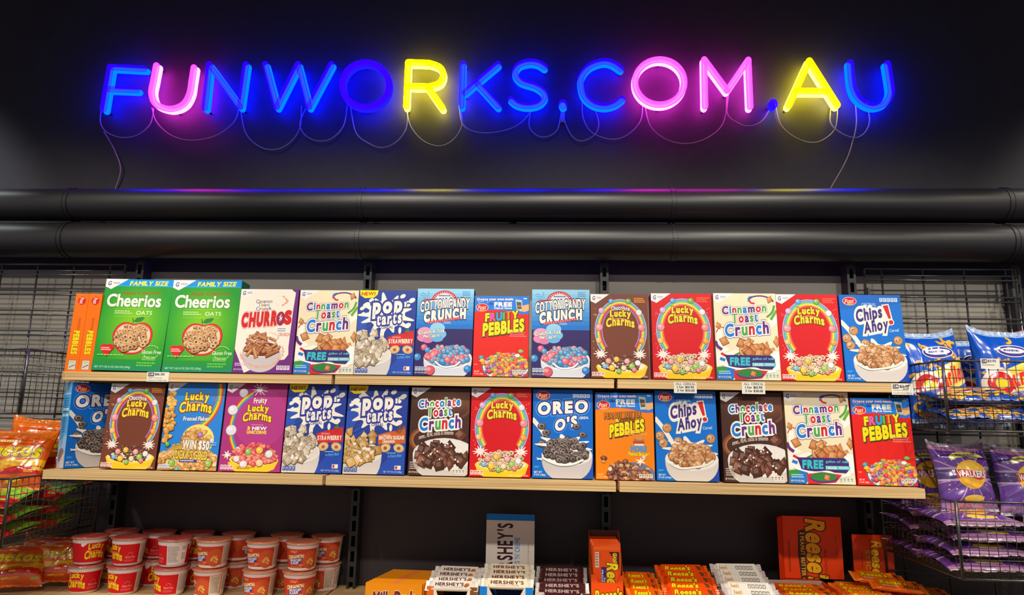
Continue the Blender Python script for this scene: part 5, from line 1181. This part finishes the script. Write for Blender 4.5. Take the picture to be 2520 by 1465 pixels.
def nth(k, n): return 'front bar of the row' if k == 0 else 'rearmost bar of the row' if k == n - 1 else ('second', 'third', 'fourth', 'fifth')[k - 1] + ' bar from the front'
# caramel boxes
def md_art():
    A = Art(2.2, 5); A.rect(0, 0, 100, 100, (232, 148, 20)); A.txt('Milk Duds', 13, 26, 90, 78, (110, 44, 40), 5, [((250, 236, 214), 1)], rise=8, shear=.03); A.lines(60, 84, 92, 92, 1, (120, 60, 30)); return A
mdw, mdh, mdt = .182, .083, .0172
md = empty('candy_box', 'x', 'candy box', (0, 0, 0), group='orange caramel boxes in a row')
carton(mdw, mdh, mdt, (232, 146, 20), (224, 130, 16), (240, 170, 40), md); press(md_art(), lambda u, v, l: (u * mdw, -l, mdh * (1 - v)), md)
m = MB(); m.box(.08, .105, .002, mdt - .002, mdh, mdh + .0004); m.build('top_stripe', mat((236, 130, 70)), md)
for k in range(11):
    c = md if k == 0 else copy_tree(md)
    lab = 'front orange caramel box with maroon lettering' if k == 0 else 'rearmost orange caramel box of the row' if k == 10 else f"{('second', 'third', 'fourth', 'fifth', 'sixth', 'seventh', 'eighth', 'ninth', 'tenth')[k - 1]} orange caramel box from the front of its row"
    put(c, (-.334 + .0042 * k, -.284 + .0178 * k, Z3 + .0006 + .0), 0, 0, -2.5, lab)
# bar trays
TY0, TY1 = -.300, -.095
def corner_art(cols, aspect, word=None):
    A = Art(aspect, 4); A.rect(0, 0, 14, 100, cols[0]); A.rect(86, 0, 100, 100, cols[1])
    if word: A.txt(word, 18, 40, 82, 75, cols[2], 3)
    return A
board_tray('display_carton', 'low carton with orange corner holding white almond bars', -.136, .022, TY0, TY1, .082, (236, 230, 224), (70, 56, 44), corner_art(((222, 110, 30), (130, 84, 40), (90, 40, 40)), 1.8), .045)
bw = make_bar('chocolate_bar', 'x', 'chocolate bar', .148, .038, .012, bar_art("HERSHEY'S", (84, 40, 36), (238, 232, 224), None, 'WITH ALMONDS', 3, (196, 120, 60)), (238, 232, 224), (236, 230, 220), 'white almond bars')
row_of(bw, 4, -.057, -.285, -.14, Z3 + .081, Z3 + .094, 34, lambda k: 'white almond chocolate bar, ' + nth(k, 4), seed=3)
ck = board_tray('display_carton', 'white and blue carton with tall upright lid holding cookie bars', .03, .196, TY0, TY1, .086, (226, 222, 214), (60, 90, 160), corner_art(((20, 130, 220), (20, 130, 220), (110, 70, 70)), 1.9), .03)
def lid_part(parent, w, h, d, col, art, x=0):
    m = MB(); m.box(x, x + w, d - .0032, d - .0016, .086, h); m.build('lid', mat(col), parent)
    press(art, lambda u, v, l: (x + u * w, d - .0033 - l, .086 + (h - .086) * (1 - v)), parent, names={'picture_print': 'lid_print', 'title_lettering': 'lid_print', 'small_print': 'lid_print'})
A = Art(.63, 5); A.rect(0, 0, 100, 100, (216, 206, 194)); A.rect(0, 0, 100, 11, (10, 116, 200)); A.txt("HERSHEY'S", 22, 16, 56, 118, (60, 22, 36), 3, vert=1, gap=.12); A.txt("COOKIES 'N' CREME", 59, 40, 70, 116, (70, 140, 210), 2, vert=1, gap=.08); A.txt('12 - 1.55 OZ (43g) BARS', 86, 50, 90, 92, (140, 100, 110), 0, vert=1)
lid_part(ck, .166, .276, TY1 - TY0, (216, 206, 194), A)
bc = make_bar('chocolate_bar', 'x', 'chocolate bar', .148, .038, .012, bar_art("HERSHEY'S", (110, 56, 48), (240, 230, 206), None, "COOKIES 'N' CREME", 5), (240, 230, 206), (240, 236, 226), 'cream cookie bars')
row_of(bc, 4, .113, -.27, -.14, Z3 + .088, Z3 + .106, 38, lambda k: 'cream cookie chocolate bar below the tall lid, ' + nth(k, 4), seed=5)
board_tray('display_carton', 'grey carton holding dark brown chocolate bars', .203, .372, TY0, TY1, .074, (206, 200, 200), (120, 120, 120), corner_art(((210, 206, 206), (96, 50, 56), (90, 40, 40)), 2.2), .04)
bd = make_bar('chocolate_bar', 'x', 'chocolate bar', .150, .038, .012, bar_art("HERSHEY'S", (176, 166, 164), (66, 26, 32), None, None, 7), (66, 26, 32), (190, 186, 186), 'dark brown chocolate bars')
row_of(bd, 5, .288, -.285, -.12, Z3 + .07, Z3 + .098, 32, lambda k: 'dark brown bar with silver lettering, ' + nth(k, 5), seed=7)
# tall orange carton with giant bars
GX0, GX1, GYf, GYb = .380, .482, -.232, -.10
e = empty('display_carton', 'tall orange carton holding upright giant bars', 'display carton', (GX0, GYf, Z3 + .0005), group='open candy cartons on the lowest shelf')
w, d = GX1 - GX0, GYb - GYf; OR = (236, 84, 8)
for x in (0, w - .0012):
    m = MB(); vs = []
    for xx in (x, x + .0012): vs += [(xx, 0, 0), (xx, d, 0), (xx, d, .232), (xx, d * .9, .232), (xx, 0, .112)]
    m.add(vs, [(4, 3, 2, 1, 0), (5, 6, 7, 8, 9)] + [(a, (a + 1) % 5, (a + 1) % 5 + 5, a + 5) for a in range(5)]); m.build('side_panel', mat((206, 92, 30)), e)
m = MB(); m.box(.0013, w - .0013, d - .0012, d, .0013, .232); m.build('back_panel', mat((96, 48, 34)), e)
m = MB(); m.box(.0013, w - .0013, .0013, d - .0013, 0, .0012); m.build('base', mat((96, 48, 34)), e)
m = MB(); prof = [(.0013, 0), (w - .0013, 0), (w - .0013, .116), (w * .9, .112), (w * .84, .092), (w * .22, .092), (w * .16, .112), (.0013, .116)]
tri = [tuple(f) for f in tessellate_polygon([[Vector((x, z, 0)) for x, z in prof]])]; n = 8
m.add([(x, 0, z) for x, z in prof] + [(x, .0012, z) for x, z in prof], tri + [tuple(i + n for i in f) for f in tri] + [(i, i + n, (i + 1) % n + n, (i + 1) % n) for i in range(n)]); m.build('front_panel', mat(OR), e)
A = Art(.9, 3); A.txt("Reese's", 12, 36, 96, 70, (246, 222, 30), 4, [((60, 34, 20), 2)], rise=8, shear=.03, gap=.02); press(A, lambda u, v, l: (u * w, -l - 1e-4, .116 * (1 - v)), e, names={'title_lettering': 'front_print', 'small_print': 'front_print'})
def giant_art():
    A = Art(.44, 9); A.rect(0, 0, 100, 100, (236, 84, 8)); A.rect(0, 0, 100, 5, (240, 110, 20)); A.poly([(58, 8), (97, 8), (97, 36), (90, 30)], (70, 26, 20)); A.txt('GIANT', 72, 10, 88, 28, (246, 220, 40), 4, vert=-1)
    A.txt("Reese's", 48, 27, 94, 96, (246, 222, 30), 4, [((70, 34, 20), 2)], vert=-1, shear=.04, gap=.02); A.rect(28, 33, 46, 97, (50, 40, 130)); A.txt('PEANUT BUTTER', 29, 38, 36, 94, (240, 230, 240), 3, vert=-1, tg='small_print'); A.lines(38, 50, 44, 92, 1, (200, 190, 220)); A.rect(6, 9, 20, 34, (226, 216, 200)); A.lines(8, 11, 18, 33, 5, (90, 80, 70)); A.lines(23, 10, 25, 28, 1, (140, 50, 10)); return A
gb = empty('chocolate_bar', 'x', 'chocolate bar', (0, 0, 0), group='upright giant orange bars')
gw, gh, gt = .090, .205, .013
m = MB(); nz = 20; vs = []; prof = [(-1, -1), (-.92, -1.0), (.92, -1.0), (1, -1), (1, 1), (.92, 1), (-.92, 1), (-1, 1)]
for i in range(nz + 1):
    v = i / nz; f = min(1, min(v, 1 - v) / .05); k = .08 if f < .5 else .55 + .45 * f
    for a, b in prof: vs.append((gw / 2 * a, gt / 2 * b * k * (.7 if abs(a) == 1 else 1), gh * v + (.0012 * math.sin(a * 9) if v in (0, 1) else 0)))
m.add(vs, [(i * 8 + j, i * 8 + (j + 1) % 8, (i + 1) * 8 + (j + 1) % 8, (i + 1) * 8 + j) for i in range(nz) for j in range(8)] + [tuple(range(8))[::-1], tuple(nz * 8 + j for j in range(8))]); m.build('wrapper', mat(OR, 'plastic'), gb)
press(giant_art(), lambda u, v, l: ((u - .5) * gw * .94, -gt / 2 - l, gh * (.05 + .9 * (1 - v))), gb, base=2e-4)
for k in range(6):
    c = gb if k == 0 else copy_tree(gb)
    put(c, ((GX0 + GX1) / 2 + .001 - .0012 * k, GYf + .012 + .0175 * k, Z3 + .003 + .0014 * k), -4, 0, 0, 'giant orange bar standing at the front of the tall carton' if k == 0 else f"giant orange bar standing {('second', 'third', 'fourth', 'fifth', 'last')[k - 1]} in the tall carton")
# small orange carton, orange bar tray, white bar tray, open cup tray, last packets
OR2 = (240, 92, 10)
board_tray('display_carton', 'small orange carton with brown inside beside the tall giant bar carton', .490, .603, TY0, TY1, .072, OR2, (150, 110, 60), None, .02)
pk = make_bar('candy_packet', 'x', 'candy packet', .094, .05, .014, cups_art(OR2, "Reese's", seed=2), OR2, (244, 130, 20), 'small orange packets')
row_of(pk, 4, .546, -.27, -.13, Z3 + .066, Z3 + .086, 30, lambda k: 'small orange packet beside the tall giant bar carton, ' + nth(k, 4).replace('bar', 'packet'), seed=11)
A = Art(2.2, 3); A.txt('16', 88, 20, 96, 40, (110, 40, 20), 2); A.txt('COUNT', 86, 46, 97, 58, (110, 40, 20), 1)
board_tray('display_carton', 'orange carton heaped with shiny orange packets', .608, .778, TY0, TY1, .080, OR2, (210, 80, 20), A, .034)
po = make_bar('candy_packet', 'x', 'candy packet', .155, .052, .016, cups_art((234, 78, 14), "Reese's", seed=4), (230, 74, 14), (236, 96, 20), 'shiny orange packets')
row_of(po, 5, .690, -.28, -.13, Z3 + .074, Z3 + .112, 34, lambda k: 'shiny orange packet heaped beside the white bars, ' + nth(k, 5).replace('bar', 'packet'), seed=13)
A = Art(2.0, 3); A.lines(30, 60, 70, 90, 3, (190, 190, 186))
board_tray('display_carton', 'white carton stacked high with white wrapped bars', .785, .960, TY0, TY1, .084, (232, 228, 218), (200, 196, 190), A, .05)
A = Art(4.2, 8); A.rect(0, 0, 100, 100, (236, 234, 224)); A.txt("Reese's", 6, 20, 26, 66, (206, 150, 40), 3, rise=5, shear=.04, gap=.02)
for k in range(5): A.rect(48 + k * 9, 26, 55.5 + k * 9, 66, (120, 118, 116)); A.rect(49.4 + k * 9, 34, 54 + k * 9, 58, (226, 224, 216))
A.lines(40, 80, 88, 90, 1, (170, 130, 90))
bwh = make_bar('chocolate_bar', 'x', 'chocolate bar', .150, .042, .015, A, (236, 234, 224), (196, 180, 180), 'white wrapped bars')
row_of(bwh, 5, .868, -.286, -.12, Z3 + .082, Z3 + .12, 40, lambda k: 'white wrapped bar with grey nutrition marks, ' + nth(k, 5), seed=17)
A = Art(2.6, 3); A.poly([(0, 0), (14, 0), (9, 60), (0, 80)], (110, 50, 36)); A.poly([(82, 30), (88, 0), (100, 0), (100, 90)], (110, 50, 36)); A.txt('KING', 2, 20, 11, 36, (240, 226, 214), 4); A.txt('SIZE', 2, 42, 11, 58, (240, 226, 214), 4); A.txt('24', 90, 16, 95, 32, (240, 226, 214), 3); A.txt('COUNT', 88, 38, 98, 50, (240, 226, 214), 3)
op = board_tray('display_carton', 'wide orange carton with grey inside and a tall orange lid', .967, 1.155, TY0, TY1, .086, (234, 92, 10), (176, 160, 152), A, .012, hf=.082)
def reese_lid(w, h, strip, aspect):
    A = Art(aspect, 6); A.rect(0, 0, 100, 100, (224, 66, 6))
    if strip:
        A.poly([(26, 24), (38, 20), (38, 130), (30, 130), (24, 60)], (70, 38, 20)); A.txt('2 PEANUT BUTTER CUPS', 29, 26, 36, 118, (236, 190, 60), 3, vert=-1, gap=.1); A.txt("Reese's", 38, 6, 74, 112, (236, 176, 20), 4, [((90, 34, 10), 2)], vert=-1, shear=.05, gap=.02); A.txt('MILK CHOCOLATE', 68, 52, 73, 112, (130, 40, 10), 2, vert=-1); A.lines(88, 30, 92, 70, 2, (176, 60, 10)); A.lines(8, 40, 11, 96, 1, (150, 50, 10), .9)
    else:
        A.txt("Reese's", 44, 14, 74, 108, (226, 160, 20), 4, [((90, 34, 10), 2)], vert=-1, shear=.05, gap=.02); A.txt('STICKS', 30, 34, 42, 104, (216, 150, 20), 4, [((90, 34, 10), 1)], vert=-1, gap=.1); A.lines(20, 40, 24, 100, 1, (170, 50, 10))
    return A
def clip_art(A): return A
lid_part(op, .196, .288, TY1 - TY0 + .035, (224, 66, 6), reese_lid(.196, .2, True, .97), x=.078)
m = MB(); m.add([(.078, TY1 - TY0 + .033, .086), (.078, TY1 - TY0 + .033, .288), (.052, TY1 - TY0 + .002, .286), (.052, TY1 - TY0 + .002, .086), (.077, TY1 - TY0 + .034, .086), (.077, TY1 - TY0 + .034, .288), (.051, TY1 - TY0 + .003, .286), (.051, TY1 - TY0 + .003, .086)], [(0, 1, 2, 3), (7, 6, 5, 4), (1, 5, 6, 2), (2, 6, 7, 3)]); m.build('lid_flap', mat((200, 56, 6)), op)
m = MB(); m.box(.06, .19, TY1 - TY0 + .001, TY1 - TY0 + .035, .082, .084); m.build('lid_hinge', mat((200, 70, 20)), op)
pc = make_bar('candy_packet', 'x', 'candy packet', .165, .052, .014, cups_art((240, 100, 14), "Reese's", seed=6), (240, 100, 14), (240, 120, 20), 'orange packets in the wide carton')
row_of(pc, 4, 1.062, -.268, -.135, Z3 + .066, Z3 + .07, 16, lambda k: 'flat orange packet inside the wide grey lined carton, ' + nth(k, 4).replace('bar', 'packet'), seed=19)
A = Art(3.2, 4); A.rect(60, 10, 84, 100, (120, 56, 20)); A.rect(8, 20, 14, 100, (190, 60, 10))
la = board_tray('display_carton', 'orange carton with a shorter orange lid near the purple bags', 1.162, 1.338, TY0, TY1, .072, (240, 104, 10), (170, 110, 40), A, .01)
lid_part(la, .135, .232, TY1 - TY0 + .04, (216, 62, 8), reese_lid(.13, .15, False, .92), x=.115)
m = MB(); m.box(.115, .174, TY1 - TY0 + .001, TY1 - TY0 + .038, .07, .072); m.build('lid_hinge', mat((200, 70, 20)), la)
pl = make_bar('candy_packet', 'x', 'candy packet', .15, .055, .016, cups_art((244, 116, 20), "Reese's", seed=8), (244, 116, 20), (244, 130, 30), 'orange packets near the purple bags')
row_of(pl, 5, 1.25, -.272, -.135, Z3 + .066, Z3 + .076, 18, lambda k: 'glossy orange packet in the carton near the purple bags, ' + nth(k, 5).replace('bar', 'packet'), seed=23)
board_tray('display_carton', 'last orange carton, under the corner of the purple bag basket', 1.36, 1.525, TY0 + .03, TY1, .070, (240, 104, 10), (170, 110, 40), None, .01)
for k, (Y, z) in enumerate(((-.235, .062), (-.195, .066), (-.155, .07))):
    put(copy_tree(pl), (1.443, Y, Z3 + z), 16 + 2 * k, 1, (-2, 2, -1)[k], f"orange packet in the last carton under the purple bag basket, {('front', 'second', 'rear')[k]} one")
for k, (X, Y, z, rz, lab) in enumerate(((1.352, -.19, .098, -6, 'loose orange packet lying across the last two cartons, underneath another packet'), (1.312, -.15, .112, -4, 'loose orange packet lying topmost in front of the short orange lid'))):
    put(copy_tree(pl), (X, Y, Z3 + z), 20, 4, rz, lab)
